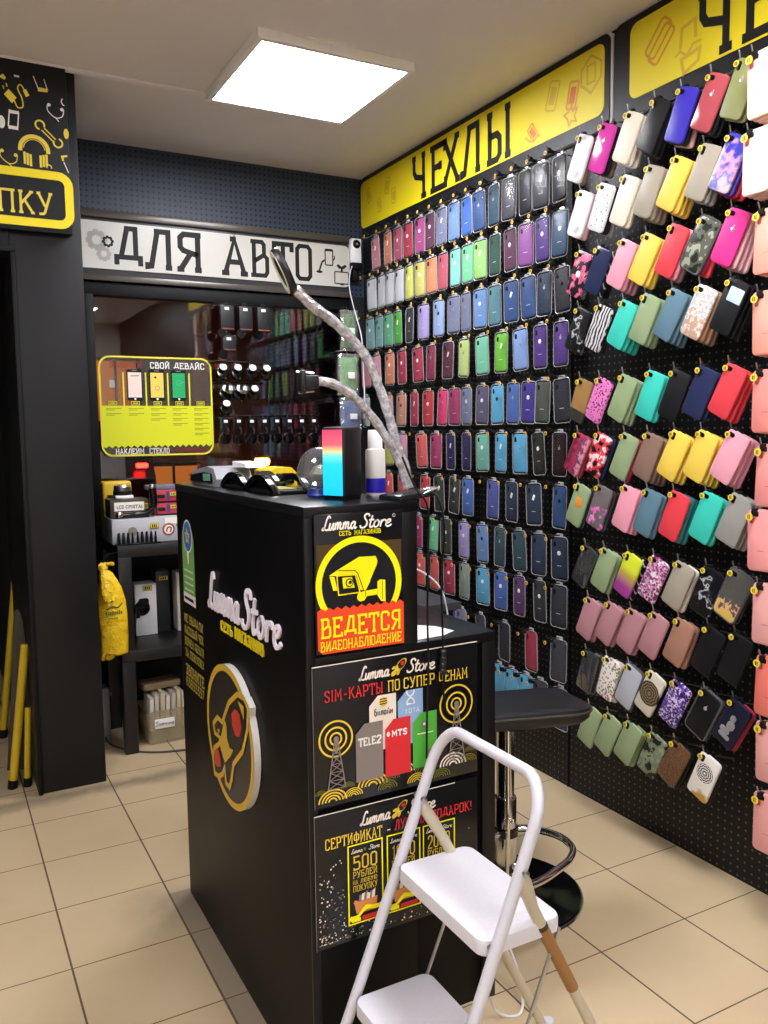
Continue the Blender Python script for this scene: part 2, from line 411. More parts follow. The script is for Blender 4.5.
t = NT('ceiling_paint', .85); t.xyz(); t.base(t.ramp(t.noise(1.5, 3), [(.35, 'ebe5e8'), (.65, 'efe9ec')])); CEIL = t.m
def pegboard(name, axis, base, dot, p=.0253, r=.14):
    t = NT(name, .45, 0, .3); X = t.xyz(); u = X[axis]; v = X[2]
    fu = t.mt('SUBTRACT', t.mt('FRACT', t.mt('ADD', t.mt('DIVIDE', u, p), 200.)), .5); fv = t.mt('SUBTRACT', t.mt('FRACT', t.mt('ADD', t.mt('DIVIDE', v, p), 200.)), .5)
    d = t.mt('SQRT', t.mt('ADD', t.mt('MULTIPLY', fu, fu), t.mt('MULTIPLY', fv, fv)))
    k = t.mt('LESS_THAN', d, r)
    t.base(t.mix(k, base, dot)); t.bump(t.mt('SUBTRACT', 1., k), .25, .002)
    return t.m
PEGR = pegboard('perforated_black_panel', 1, '0b0b0d', '5e5b57')
PEGB = pegboard('perforated_slate_panel', 0, '323d4e', '08090b', r=.2)  # slate base lightened and blued partly to take in lens flare haze
t = NT('pillar_paint', .5, 0, .3); t.xyz(); t.base(t.ramp(t.noise(3, 5), [(.35, '121214'), (.7, '18181b')])); t.bump(t.noise(40, 3), .12, .002); PILL = t.m
WALLP = pm('plain_wall', 'dedad6', .8); DARKW = pm('dark_wall', '161617', .7)

b = bm_new(); bx(b, XL-.1, XR+.1, YN-.1, 5.6, -.08, 0); struct('floor', b, FLOOR)
b = bm_new(); bx(b, XL-.1, XR+.1, YN-.1, 5.6, H, H+.08); struct('ceiling', b, CEIL)
b = bm_new(); bx(b, XL, 1.03, 3.345, 3.385, H-.008, H, .003); struct('trim_1', b, CEIL)
b = bm_new(); bx(b, XR, XR+.1, YN, 5.6, 0, H); struct('wall_right', b, PEGR)
b = bm_new(); bx(b, XL-.1, XL, YN, 5.6, 0, H); struct('wall_left', b, WALLP)
b = bm_new(); bx(b, XL, XR, YN-.1, YN, 0, H); struct('wall_near', b, WALLP)
WX0, WX1, WZ0, WZ1 = .70, 1.96, .98, 2.03
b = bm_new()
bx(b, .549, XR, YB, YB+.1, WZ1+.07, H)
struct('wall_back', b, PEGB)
b = bm_new()
bx(b, .549, WX0, YB, YB+.1, 0, WZ1+.07); bx(b, WX1, XR, YB, YB+.1, 0, WZ1+.07); bx(b, WX0, WX1, YB, YB+.1, 0, WZ0); bx(b, WX0, WX1, YB, YB+.1, WZ1, WZ1+.07)
struct('wall_back_lower', b, DARKW)
b = bm_new(); bx(b, .296, .549, 3.39, YB+.1, 0, H, .004); struct('wall_pillar', b, PILL)
b = bm_new(); bx(b, XL, .296, 3.39, 3.52, 2.046, H); struct('wall_over_doorway', b, PILL)
b = bm_new(); bx(b, .296, .312, 3.376, 3.39, 0, 2.046, .003); bx(b, -.75, .312, 3.376, 3.39, 2.046, 2.066, .003); struct('door_1', b, BLACKM)
b = bm_new(); bx(b, XL, -.75, 3.39, 3.52, 0, 2.046); struct('wall_left_of_doorway', b, PILL)
b = bm_new(); bx(b, XL, .296, 5.5, 5.6, 0, H); bx(b, .296, .40, YB+.1, 5.6, 0, H); struct('wall_back_room', b, DARKW)
b = bm_new(); bx(b, XR-.004, XR, 2.431, 2.437, 0, 2.42); struct('trim_2', b, BLACKM)
# window
w = bm_new()
for a in ((WX0-.045, WX1+.045, YB-.03, YB+.03, WZ1-.01, WZ1+.05), (WX0-.045, WX1+.045, YB-.03, YB+.03, WZ0-.05, WZ0), (WX0-.045, WX0, YB-.03, YB+.03, WZ0, WZ1), (WX1, WX1+.045, YB-.03, YB+.03, WZ0, WZ1)): bx(w, *a, .004)
win = struct('window_1', w, BLACKM)
gm = NT('window_glass'); gm.b.inputs['Transmission Weight'].default_value = 1; gm.b.inputs['Roughness'].default_value = 0.015; gm.b.inputs['IOR'].default_value = 1.75; gm.base('eeeeee')
b = bm_new(); bx(b, WX0, WX1, YB-.006, YB+.006, WZ0, WZ1); obj('pane', b, gm.m, win, 0, world=False)
# the street at night beyond the glass
b = bm_new(); bx(b, -3, 8, 5.65, 16, -.2, -.12); struct('street_ground', b, pm('asphalt', '2a2826', .7))
b = bm_new(); bx(b, -3, 9, 14, 14.3, -.2, 5); struct('house_front_across_street', b, pm('night_facade', '8a6448', .8))
def glow(name, label, cat, loc, r, col, es, parts=True):
    o = thing(name, label, cat, loc)
    b = bm_new(); add_lathe(b, [(0, -r*.5), (r*.8, -r*.45), (r, 0), (r*.8, r*.45), (0, r*.5)], n=16); obj('lens', b, pm(name+'_glow_'+col, col, .4, emit=col, es=es), o, world=False)
    b = bm_new(); add_lathe(b, [(0, r*.45), (r*.9, r*.5), (r*.5, r*1.1), (0, r*1.2)], n=16); obj('housing', b, BLACKM, o, world=False)
car = thing('parked_car', 'dark car with a red tail lamp out in the night street', 'car', (1.0, 9.4, -.12))
CARM = pm('car_paint', '15161a', .25, coat=.5)
b = bm_new(); add_prism(b, [(7.5, .2), (7.5, 1.12), (7.58, 1.22), (7.75, 1.62), (9.9, 1.66), (10.6, 1.15), (11.6, 1.0), (11.7, .3), (11.5, .15), (7.7, .15)], lambda u, v, d: Vector((.05+d, u, v-.12)), 0, 1.70); obj('car_body', b, CARM, car)
b = bm_new(); add_prism(b, [(7.575, 1.24), (7.735, 1.58), (7.76, 1.58), (7.60, 1.24)], lambda u, v, d: Vector((.2+d, u-.02, v-.12)), 0, 1.4); obj('rear_window', b, BLACKG, car)
for x_ in (.10, 1.52):
    for y_ in (8.2, 10.9):
        b = bm_new(); add_lathe(b, [(.18, -.09), (.31, -.09), (.32, 0), (.31, .09), (.18, .09)], (x_+.09, y_, .2), 24, Matrix.Rotation(PI/2, 4, 'Y')); obj('wheel', b, BLACKM, car)
for x_ in (.08, 1.55):
    b = bm_new(); bx(b, x_+.03, x_+.13, 7.46, 7.52, 1.09, 1.13, .015); obj('tail_lamp', b, pm('tail_red', 'ff2418', .4, emit='ff2014', es=22), car)
for i, (px, pz, s, ll) in enumerate(((3.292, 1.06, .09, 'low orange street lamp nearest the poster sheet, seen through the glass'), (3.607, 1.10, .07, 'orange street lamp between two others, seen through the glass'), (3.80, 1.22, .06, 'pale orange street lamp nearest the lit speaker, seen through the glass'))):
    o = thing('street_lamp', ll, 'street light', (px, 9., -.12))
    b = bm_new(); add_lathe(b, [(.06, 0), (.04, .05), (.03, .1), (.03, pz+.12-s)], (0, 0, 0), 12); obj('pole', b, BLACKM, o, world=False)
    b = bm_new(); add_lathe(b, [(0, -s*.5), (s*.8, -s*.45), (s, 0), (s*.8, s*.4), (0, s*.45)], (0, 0, pz+.12), 16); obj('lens', b, pm('street_glow', 'ff9a3c', .4, emit='ff9440', es=180), o, world=False)
    b = bm_new(); add_lathe(b, [(s*1.0, s*.45), (s*.9, s*.6), (s*.5, s*1.0), (0, s*1.05)], (0, 0, pz+.12), 16); obj('housing', b, BLACKM, o, world=False)
WL = pm('added_glow_amber', '7a4a20', .5, emit='ff9034', es=.5)  # emissive panes added across the street for the amber glow behind the glass
for (x0, x1, z0, z1, ll) in ((2.35, 3.0, 1.5, 2.55, 'tall amber lit window across the night street'), (3.15, 3.95, .45, .85, 'low amber lit shop front across the night street'), (5.2, 6.1, .35, .6, 'wide dim amber lit window at right across the night street')):
    o = thing('added_glow_window', ll, 'window', ((x0+x1)/2, 13.99, z0))
    b = bm_new(); bx(b, x0, x1, 13.96, 13.99, z0, z1); obj('lit_pane', b, WL, o)
    b = bm_new()
    for a in ((x0-.06, x0, z0-.06, z1+.06), (x1, x1+.06, z0-.06, z1+.06), (x0, x1, z0-.06, z0), (x0, x1, z1, z1+.06), ((x0+x1)/2-.02, (x0+x1)/2+.02, z0, z1)): bx(b, a[0], a[1], 13.93, 13.99, a[2], a[3])
    obj('window_bars', b, BLACKM, o)

# ------------------------------------------------------------------ ceiling lights
LEDM = pm('led_diffuser', 'ffffff', .5, emit='f5f5fc', es=42.)
def led(x0, y0, label):
    o = thing('ceiling_light', label, 'ceiling light', (x0+.3, y0+.3, H), 'square led ceiling panels')
    b = bm_new(); z0, z1 = H-.035, H
    for a in ((x0, x0+.6, y0, y0+.022), (x0, x0+.6, y0+.578, y0+.6), (x0, x0+.022, y0+.022, y0+.578), (x0+.578, x0+.6, y0+.022, y0+.578)): bx(b, *a, z0, z1, .002)
    obj('frame', b, WHITEP, o)
    b = bm_new(); bx(b, x0+.02, x0+.58, y0+.02, y0+.58, H-.03, H-.012); obj('diffuser', b, LEDM, o, 0)
led(1.03, 2.745, 'lit square white ceiling panel in front of the white letter sign')
led(1.03, .75, 'lit square white ceiling panel nearer the door, over the step ladder')
led(-.75, .9, 'lit square white ceiling panel over the open floor on the left')  # unseen panel, added and placed to brighten the floor on the left
led(-1.0, -1.5, 'lit square white ceiling panel at the far left behind')  # added out of view behind the camera as fill light
led(1.03, -1.5, 'lit square white ceiling panel at the far right behind')  # second unseen fill panel added behind the camera

# ------------------------------------------------------------------ signs
NM = lambda m: ('print', m)
# white "for cars" board on the back wall
sg = thing('sign_board', 'white board with black Cyrillic letters above the dark window', 'sign', (1.34, 4.10, 2.10))
b = bm_new(); bx(b, .655, 2.004, 4.075, 4.108, 2.085, 2.40, .003); obj('backing', b, pm('sign_frame_grey', '3b3a3c', .3, spec=.6), sg)
b = bm_new(); pts = [(a+1.33, c+2.245) for a, c in rrect(1.345, .212, .03)]
pts = [p for p in pts if p[0] > 1.3]; pts = pts[:len(pts)//2]+[(.657, 2.351), (.657, 2.139)]+pts[len(pts)//2:]
add_prism(b, pts, lambda u, v, d: Vector((u, 4.072-d, v)), 0, .006); obj('panel', b, pm('sign_white', 'c4c2ba', .3), sg, 0)
P = Print((0, 4.066, 0), (1, 0, 0), (0, 0, 1), (0, -1, 0))
for txt, x0, x1 in (('Д', .80, .925), ('Л', .945, 1.07), ('Я', 1.085, 1.21), ('А', 1.31, 1.437), ('В', 1.455, 1.553), ('Т', 1.572, 1.684), ('О', 1.692, 1.79)):
    P.g = 'word#1' if x1 < 1.25 else 'word#2'; P.text('t', txt, x0, x1, 2.165, .163, .16)
def gear(P, key, cx, cy, r, w, layer=1, n=8):
    pts = []
    for i in range(n*4):
        a = 2*PI*i/(n*4); rr_ = r if i % 4 in (0, 1) else r*.78
        pts.append((cx+rr_*math.cos(a), cy+rr_*math.sin(a)))
    P.stroke(key, pts, w, layer, closed=True)
P.g = 'gear_icon'; gear(P, 'g', .722, 2.265, .038, .02); gear(P, 't', .772, 2.262, .022, .009); gear(P, 'g', .752, 2.205, .026, .014)
# phone-in-holder icons
P.g = 'phone_holder_icon'; P.box('t', 1.862, 1.905, 2.245, 2.325, .006, 1, .006); P.rect('t', 1.862, 1.905, 2.315, 2.327)
P.stroke('t', [(1.862, 2.27), (1.845, 2.26), (1.835, 2.235), (1.828, 2.215)], .009); P.disc('t', 1.828, 2.208, .018, ry=.007); P.stroke('t', [(1.905, 2.27), (1.914, 2.28), (1.914, 2.295)], .006)
P.g = 'screen_holder_icon'; P.box('t', 1.915, 1.995, 2.155, 2.215, .006, 1, .005); P.poly('t', [(1.935, 2.255), (1.955, 2.243), (1.975, 2.255), (1.985, 2.246), (1.97, 2.232), (1.94, 2.232), (1.925, 2.246)]); P.rect('t', 1.95, 1.962, 2.215, 2.232); P.rect('t', 1.945, 1.968, 2.148, 2.156)
P.build(sg, {'t': ('lettering', pm('sign_ink', '1c1c1c', .55, spec=.25)), 'g': ('gear_icons', pm('sign_grey', 'a3a099', .5))})
b = bm_new(); bx(b, .655, 2.0, 4.06, 4.108, 2.085, 2.112, .003); obj('lower_rail', b, pm('rail_grey', '55514c', .3, .4), sg)
b = bm_new(); bx(b, .655, 2.0, 4.06, 4.108, 2.366, 2.40, .003); obj('upper_rail', b, MATS['rail_grey'], sg)

# yellow signs on the right wall
def phone_icon(P, key, cx, cy, s, ang, w):
    P.n = getattr(P, 'n', 0)+1; P.g = 'phone_icon#%d' % P.n
    pts = [(cx+(a*math.cos(ang)-c*math.sin(ang)), cy+(a*math.sin(ang)+c*math.cos(ang))) for a, c in rrect(s*.55, s, s*.1)]
    P.stroke(key, pts, w, closed=True)
    pts = [(cx+(a*math.cos(ang)-c*math.sin(ang)), cy+(a*math.sin(ang)+c*math.cos(ang))) for a, c in rrect(s*.34, s*.62, s*.03)]
    P.poly(key+'f', pts)
def ysign(label, y_far, y_near, letters, icons, rnd_far, rnd_near):
    o = thing('sign_board', label, 'sign', (XR, (y_far+y_near)/2, 2.41))
    def outline(yf, yn, z0, z1, r):
        w_, h_ = yf-yn, z1-z0
        return [(a+w_/2, c+(z0+z1)/2) for a, c in rrect(w_, h_, r)]
    fn = lambda dpt, yf: (lambda u, v, d: Vector((XR-.001-d, yf-u, v)))
    b = bm_new(); add_prism(b, outline(y_far, y_near, 2.40, H-.002, .03), fn(0, y_far), 0, .012); obj('backing', b, pm('sign_edge_white', 'c9c6c0', .5), o, 0)
    b = bm_new(); add_prism(b, outline(y_far-.002, y_near+.012, 2.402, H-.004, .03), fn(0, y_far-.002), .012, .016); obj('black_border', b, BOARD, o, 0)
    yf, yn = y_far-(.076 if rnd_far else .0), y_near+.036
    b = bm_new(); add_prism(b, outline(yf, yn, 2.452, 2.688, .032), fn(0, yf), .016, .0175); obj('yellow_panel', b, YEL, o, 0)
    P = Print((XR-.019, 0, 0), (0, -1, 0), (0, 0, 1), (-1, 0, 0))
    P.g = 'word'
    for ch, a, c in letters: P.text('t', ch, -a, -c, 2.472, .183, .15)
    icons(P)
    P.build(o, {'t': ('lettering', pm('sign_ink', '1c1c1c', .55, spec=.25)), 'i': ('phone_icons', pm('icon_orange', 'e0a12a', .5)), 'if': ('icon_screens', pm('icon_red', 'df7a2a', .5)), 'j': ('faded_icons', pm('icon_faded', 'd9b534', .5)), 'jf': ('faded_screens', pm('icon_faded2', 'e0bd2e', .5))})
def ic1(P):
    phone_icon(P, 'j', -4.0, 2.605, .07, .3, .006); phone_icon(P, 'j', -3.80, 2.605, .075, -.25, .006); phone_icon(P, 'j', -3.885, 2.53, .065, .2, .006); phone_icon(P, 'j', -3.735, 2.54, .07, 0, .006)
    phone_icon(P, 'i', -2.645, 2.505, .065, .6, .007); P.stroke('i', [(-2.69, 2.50), (-2.66, 2.475), (-2.60, 2.485)], .008)
    phone_icon(P, 'j', -2.53, 2.60, .10, -.3, .006); phone_icon(P, 'i', -2.42, 2.565, .09, -.25, .008)
    P.stroke('i', [(-2.465, 2.51), (-2.44, 2.515), (-2.425, 2.535), (-2.42, 2.51), (-2.395, 2.515), (-2.41, 2.49), (-2.40, 2.47), (-2.425, 2.48), (-2.44, 2.465), (-2.445, 2.488)], .007, closed=True)
    P.g = 'shield_icon'; P.stroke('j', [(-2.375, 2.63), (-2.325, 2.665), (-2.275, 2.63), (-2.275, 2.58), (-2.325, 2.54), (-2.375, 2.58)], .008, closed=True); P.box('j', -2.345, -2.305, 2.575, 2.635, .006)
ysign('yellow board with black Cyrillic letters over the blister rows', 4.095, 2.226, (('Ч', 3.556, 3.425), ('Е', 3.392, 3.245), ('Х', 3.292, 3.142), ('Л', 3.135, 2.985), ('Ы', 2.952, 2.777)), ic1, False, True)
def ic2(P):
    P.g = 'case_icon'
    for k, (dx_, dz) in enumerate(((0, 0), (.012, -.022))):
        pts = [(-2.02+dx_+a*math.cos(-.75)-c*math.sin(-.75), 2.60+dz+a*math.sin(-.75)+c*math.cos(-.75)) for a, c in rrect(.05, .115, .014)]
        P.stroke('i', pts, .008, closed=True)
    P.g = 'broken_phone_icon'; P.stroke('j', [(-1.93, 2.53), (-1.925, 2.59), (-1.875, 2.60), (-1.872, 2.545)], .011); P.stroke('j', [(-1.925, 2.50), (-1.915, 2.455), (-1.86, 2.475), (-1.855, 2.51)], .011, closed=True); P.stroke('j', [(-1.95, 2.515), (-1.93, 2.525), (-1.905, 2.505), (-1.88, 2.53), (-1.85, 2.53)], .007)
ysign('second yellow board with large black letters over the hanging stacks', 2.219, .70, (('Ч', 1.868, 1.738), ('Е', 1.708, 1.562)), ic2, True, True)

# board on the pillar
hb = thing('sign_board', 'black board with yellow framed word and gadget drawings on the pillar', 'sign', (.2, 3.36, 2.12))
b = bm_new(); bx(b, -.35, .512, 3.352, 3.389, 2.12, 2.712, .003); obj('board', b, BOARD, hb)
P = Print((0, 3.351, 0), (1, 0, 0), (0, 0, 1), (0, -1, 0))
P.g = 'word_frame'
fr = [(u+.10, v+2.237) for u, v in rrect(.81, .172, .036)]
P.stroke('y', fr, .03, 3, closed=True); P.poly('k', [(u+.10, v+2.237) for u, v in rrect(.81, .172, .036)], 2)
P.g = 'word'; P.text('yl', 'ПКУ', .262, .447, 2.183, .073, .12, 3)
# headphones
P.g = 'headphones_icon'; P.circle('yl', .393, 2.405, .047, .014, 1, 20, a0=-.15, a1=PI+.15); P.circle('yl', .393, 2.405, .036, .003, 1, 20, a0=.1, a1=PI-.1)
for sx, an in ((-1, .5), (1, -.1)):
    for k in range(3):
        cx, cy = .393+sx*(.042-k*.010), 2.375-k*.003
        P.stroke('yl', [(cx-math.sin(an)*-.018, cy+.02), (cx+math.sin(an)*.018, cy-.022)], .008)
# wrench
P.g = 'wrench_icon'; P.stroke('yl', [(.43, 2.487), (.468, 2.452)], .004); P.stroke('yl', [(.421, 2.479), (.459, 2.444)], .004)
P.circle('yl', .416, 2.496, .015, .006, a0=-.4, a1=4.6); P.circle('yl', .475, 2.441, .015, .006, a0=2.7, a1=7.6)
# charger and plug
P.g = 'charger_icon'; P.poly('yl', [(.302, 2.583), (.318, 2.603), (.343, 2.578), (.327, 2.556)]); P.stroke('yl', [(.303, 2.6), (.300, 2.612)], .004); P.stroke('yl', [(.314, 2.61), (.311, 2.622)], .004)
P.stroke('yl', _c([(.335, 2.567), (.345, 2.545), (.362, 2.55), (.36, 2.58), (.348, 2.61), (.358, 2.625), (.372, 2.605)]), .004); P.poly('yl', [(.365, 2.606), (.376, 2.612), (.386, 2.592), (.374, 2.585)])
# phones, earbuds
P.g = 'phone_icon#1'; P.stroke('w', [(.311, 2.477), (.317, 2.532), (.347, 2.526), (.341, 2.468)], .004, closed=True); P.rect('w', .316, .348, 2.521, 2.532); P.rect('w', .311, .342, 2.467, 2.479)
P.g = 'phone_icon#2'; P.stroke('w', [(.402, 2.662), (.420, 2.612)], .003); P.stroke('w', [(.437, 2.658), (.448, 2.62)], .003); P.poly('yl', [(.414, 2.612), (.419, 2.626), (.450, 2.625), (.447, 2.613)])
for ex_, ez_, k in ((.476, 2.557, 'w'), (.312, 2.375, 'yl')):
    P.g = 'earphone_icon#'+k; P.disc(k, ex_-.026, ez_+.014, .006); P.disc(k, ex_+.018, ez_+.004, .006)
    P.stroke(k, _c([(ex_-.032, ez_+.012), (ex_-.03, ez_-.008), (ex_-.005, ez_-.028), (ex_+.018, ez_-.02), (ex_+.024, ez_+.004)]), .003); P.stroke(k, [(ex_-.005, ez_-.028), (ex_+.006, ez_-.04)], .003)
P.g = 'corner_icon#1'; P.stroke('yl', [(.505, 2.40), (.487, 2.395), (.490, 2.38)], .007); P.stroke('w', [(.492, 2.377), (.507, 2.34)], .003); P.g = 'corner_icon#2'; P.disc('yl', .505, 2.478, .009, ry=.018); P.g = 'corner_icon#3'; P.stroke('w', _c([(.497, 2.60), (.493, 2.59), (.497, 2.58), (.503, 2.577)]), .004)
P.g = 'corner_icon#4'; P.disc('w', .289, 2.487, .012, ry=.022); P.g = 'corner_icon#5'; P.stroke('yl', _c([(.432, 2.348), (.437, 2.36), (.447, 2.356), (.449, 2.348)]), .004); P.g = 'corner_icon#6'; P.poly('yl', [(.288, 2.64), (.302, 2.652), (.312, 2.64), (.306, 2.632)]); P.g = 'corner_icon#7'; P.rect('w', .338, .355, 2.648, 2.655)
P.build(hb, {'y': ('yellow_frame', YEL), 'k': ('word_panel', BOARD), 'yl': ('yellow_drawings', pm('print_pale_yellow', 'e8d24a', .5)), 'w': ('white_drawings', CREAM)})
# ------------------------------------------------------------------ the island counter
CX0, CX1, CXT, CY0, CY1, CZT, CZL = .618, 1.066, .868, 1.472, 2.42, 1.240, .945
ct = thing('shop_counter', 'tall black stepped counter with printed posters, alone on the beige tile floor', 'counter', (.84, 1.9, 0))
b = bm_new(); bx(b, CX0+.002, CXT, CY0+.006, CY1, 0, CZT-.022, .002); obj('tall_cabinet', b, BLACK, ct)
b = bm_new(); bx(b, CX0, CXT+.004, CY0, CY1+.003, CZT-.022, CZT, .003); obj('tall_top', b, pm('counter_top_black', '101012', .3, spec=.35), ct)
b = bm_new(); bx(b, CXT, CX1-.004, CY0+.006, 1.78, .1, CZL-.022, .002); obj('low_cabinet', b, BLACK, ct)
b = bm_new(); bx(b, CXT, CX1, CY0, 1.80, CZL-.022, CZL, .003); obj('low_top', b, MATS['counter_top_black'], ct)
b = bm_new(); bx(b, CXT, CX1-.05, CY0+.07, 1.74, 0, .1, .002); obj('plinth', b, BLACKM, ct)
b = bm_new(); bx(b, CX0, CX0+.018, CY0-.001, CY0+.006, 0, CZT-.022, .001); bx(b, CXT-.036, CXT, CY0-.001, CY0+.006, CZL, CZT-.022, .001); bx(b, 1.03, CX1-.002, CY0-.001, CY0+.006, .1, CZL-.022, .001); bx(b, CX0+.018, 1.03, CY0-.001, CY0+.006, .928, .944, .001)
obj('front_frame', b, pm('edge_black', '131212', .35, spec=.3), ct)
def lumma(P, key, x0, x1, y0, h, layer=2, gapw=.0, depth=0, weight=.13, rocket=None):
    m = x0+(x1-x0)*(.485 if not gapw else .39)
    P.text(key, 'Lumma', x0, m, y0, h, weight, layer, SCR, -.02, depth, .16)
    P.text(key, 'Store', x1-(x1-x0)*(.47 if not gapw else .385), x1, y0, h, weight, layer, SCR, -.02, depth, .16)
    if rocket:
        cx, cy, s = m+(x1-x0)*.118, y0+h*.55, h*.62
        f = lambda L: [(cx+u*s/.13, cy+v*s/.13) for u, v in L]
        P.poly('gold', f(ROCK_BODY), layer); P.poly('blk', f(ROCK_DARK), layer+1); P.poly('gold', f(ROCK_BELLY), layer+2); P.poly('red', f(ROCK_WIN), layer+2)
ROCK_BODY = [(-.045, .022), (.013, .088), (.079, .127), (.126, .131), (.154, .115), (.146, .064), (.105, -.003), (.035, -.057), (.017, -.101), (-.003, -.129), (-.03, -.128), (-.037, -.091), (-.056, -.115), (-.089, -.133), (-.124, -.137), (-.136, -.098), (-.12, -.068), (-.083, -.048), (-.062, -.025), (-.112, -.026), (-.121, -.004), (-.084, .023)]
ROCK_WIN = [(.065, .089), (.096, .084), (.107, .056), (.091, .029), (.063, .022), (.037, .039), (.036, .067)]
ROCK_BELLY = [(-.021, .036), (-.008, .026), (-.006, -.007), (.012, -.025), (.041, -.02), (.015, -.045), (-.028, -.076), (-.06, -.053), (-.069, -.037)]
ROCK_ENG = [(-.109, -.069), (-.081, -.058), (-.066, -.075), (-.065, -.099), (-.097, -.11), (-.118, -.107)]
ROCK_DARK = [(-.03, .024), (.027, .088), (.078, .116), (.118, .109), (.128, .071), (.11, .021), (.044, -.033), (-.041, -.086), (-.066, -.036)]
INKS = {'wht': ('white_print', CREAM), 'yel': ('yellow_print', YELB), 'gold': ('gold_print', pm('print_gold_yellow', 'e8c63a', .5)), 'red': ('red_print', RED), 'org': ('orange_print', ORED), 'blk': ('black_print', BOARD),
        'gry': ('grey_print', PGREY), 'blu': ('blue_print', PBLUE), 'grn': ('green_print', PGREEN), 'olv': ('olive_print', OLIVE), 'crm': ('cream_print', pm('print_cream', 'efe2d2', .5)), 'peach': ('peach_print', pm('print_peach', 'd98a4c', .5)), 'brn': ('brown_print', pm('print_brown', '4a3716', .5))}
POST = pm('poster_black', '141314', .22); POSTE = pm('poster_edge', 'b5b2ac', .4)
def poster(x0, x1, z0, z1, edge=True):
    o = None
    b = bm_new(); bx(b, x0, x1, CY0-.004, CY0+.004, z0, z1, .001); o = obj('poster', b, POST, ct)
    o.matrix_basis = Matrix.Translation((0, 0, 0))
    P = Print((0, CY0-.0045, 0), (1, 0, 0), (0, 0, 1), (0, -1, 0), .0006)
    return o, P
def finish(o, P):
    """the print belongs to the poster, which sits at the counter's own origin"""
    for g, bm in P.b.items():
        for v in bm.verts: v.co -= Vector((.84, 1.9, 0))
        ks = P.inks[g]
        q = obj(g.split('#')[0], bm, INKS[ks[0]][1], o, 0, world=False)
        for k in ks[1:]: q.data.materials.append(INKS[k][1])
# 1: video surveillance
o, P = poster(.638, .832, .950, 1.224)
P.g = 'camera_emblem'; P.rect('brn', .641, .829, 1.10, 1.165, .5)
P.g = 'shop_logo'; lumma(P, 'wht', .654, .806, 1.193, .027, 2)
P.circle('wht', .812, 1.214, .003, .0008, 2, 12)
P.text('yel', 'СЕТЬ', .690, .716, 1.181, .008, .15, 2); P.text('yel', 'МАГАЗИНОВ', .723, .782, 1.181, .008, .15, 2)
P.g = 'camera_emblem'; P.disc('blk', .733, 1.082, .083, 1, 48, ry=.083); P.circle('yel', .733, 1.083, .0885, .013, 2, 56)
P.poly('yel', [(.666, 1.104), (.689, 1.116), (.732, 1.136), (.769, 1.135), (.773, 1.126), (.772, 1.115), (.756, 1.085), (.746, 1.068), (.734, 1.07), (.726, 1.1), (.685, 1.102)], 3)
P.stroke('blk', [(.686, 1.113), (.722, 1.110), (.728, 1.104), (.741, 1.068)], .0016, 5); P.stroke('blk', [(.756, 1.087), (.771, 1.116), (.774, 1.126)], .0016, 5)
P.poly('yel', [(.667, 1.103), (.678, 1.101), (.684, 1.074), (.675, 1.074)], 4); P.poly('yel', [(.682, 1.104), (.724, 1.103), (.735, 1.064), (.685, 1.063)], 4); P.poly('blk', [(.6845, 1.1015), (.722, 1.1005), (.731, 1.067), (.687, 1.066)], 5)
P.poly('yel', [(.694, 1.098), (.715, 1.098), (.721, 1.076), (.696, 1.077)], 6); P.disc('blk', .709, 1.087, .0085, 7); P.disc('yel', .709, 1.087, .0065, 8); P.disc('blk', .7105, 1.088, .0035, 9)
P.poly('yel', [(.728, 1.063), (.74, 1.067), (.772, 1.069), (.771, 1.057), (.748, 1.056), (.742, 1.048), (.732, 1.048)], 4); P.disc('yel', .735, 1.056, .009, 4); P.stroke('blk', [(.745, 1.067), (.745, 1.056)], .0012, 5)
P.poly('yel', [(.772, 1.083), (.778, 1.087), (.79, 1.085), (.79, 1.041), (.78, 1.043), (.772, 1.055)], 4); P.stroke('blk', [(.783, 1.084), (.783, 1.046)], .001, 5)
P.g = 'warning_banner'
zz = [(.6395+.192*i/22, 1.036+(.006 if i % 2 else 0)) for i in range(23)]
P.poly('org', zz[::-1]+[(.640, .960), (.650, .951), (.8315, .951)], 5)
P.text('yel', 'ВЕДЕТСЯ', .646, .824, .984, .036, .155, 6); P.text('yel', 'ВИДЕОНАБЛЮДЕНИЕ', .645, .825, .957, .018, .155, 6)
finish(o, P)
# 2: sim cards
o, P = poster(.626, 1.014, .640, .928)
P.g = 'edge_line'; P.stroke('crm', [(.6265, .927), (1.0135, .929)], .0022, 1); P.stroke('gry', [(.627, .64), (.627, .927)], .001, 1)
P.g = 'shop_logo'; lumma(P, 'crm', .728, .906, .8865, .027, 2, 1, rocket=True)
P.g = 'heading'; P.text('red', 'SIM-КАРТЫ', .652, .782, .8545, .021, .15, 2); P.text('gold', 'ПО', .793, .822, .8545, .021, .15, 2); P.text('gold', 'СУПЕР', .830, .905, .8545, .021, .15, 2); P.text('gold', 'ЦЕНАМ', .915, .988, .8545, .021, .15, 2)
def simcard(key, x0, x1, z0, z1, L, k=.02): P.g = 'sim_card#'+key; P.poly(key, [(x0, z0), (x1, z0), (x1, z1), (x0+k, z1), (x0, z1-k)], L)
simcard('crm', .750, .812, .735, .849, 2); simcard('blu', .816, .876, .735, .849, 2); simcard('gry', .718, .780, .678, .797, 4); simcard('red', .785, .845, .675, .795, 4); simcard('grn', .850, .909, .679, .797, 4)
P.g = 'sim_card#crm'; P.disc('gold', .782, .835, .0095, 3); [P.stroke('blk', [(.7735, .835+d), (.7905, .836+d)], .0022, 4) for d in (-.0045, .0005, .0055)]
P.text('blk', 'билайн', .761, .804, .808, .014, .17, 3)
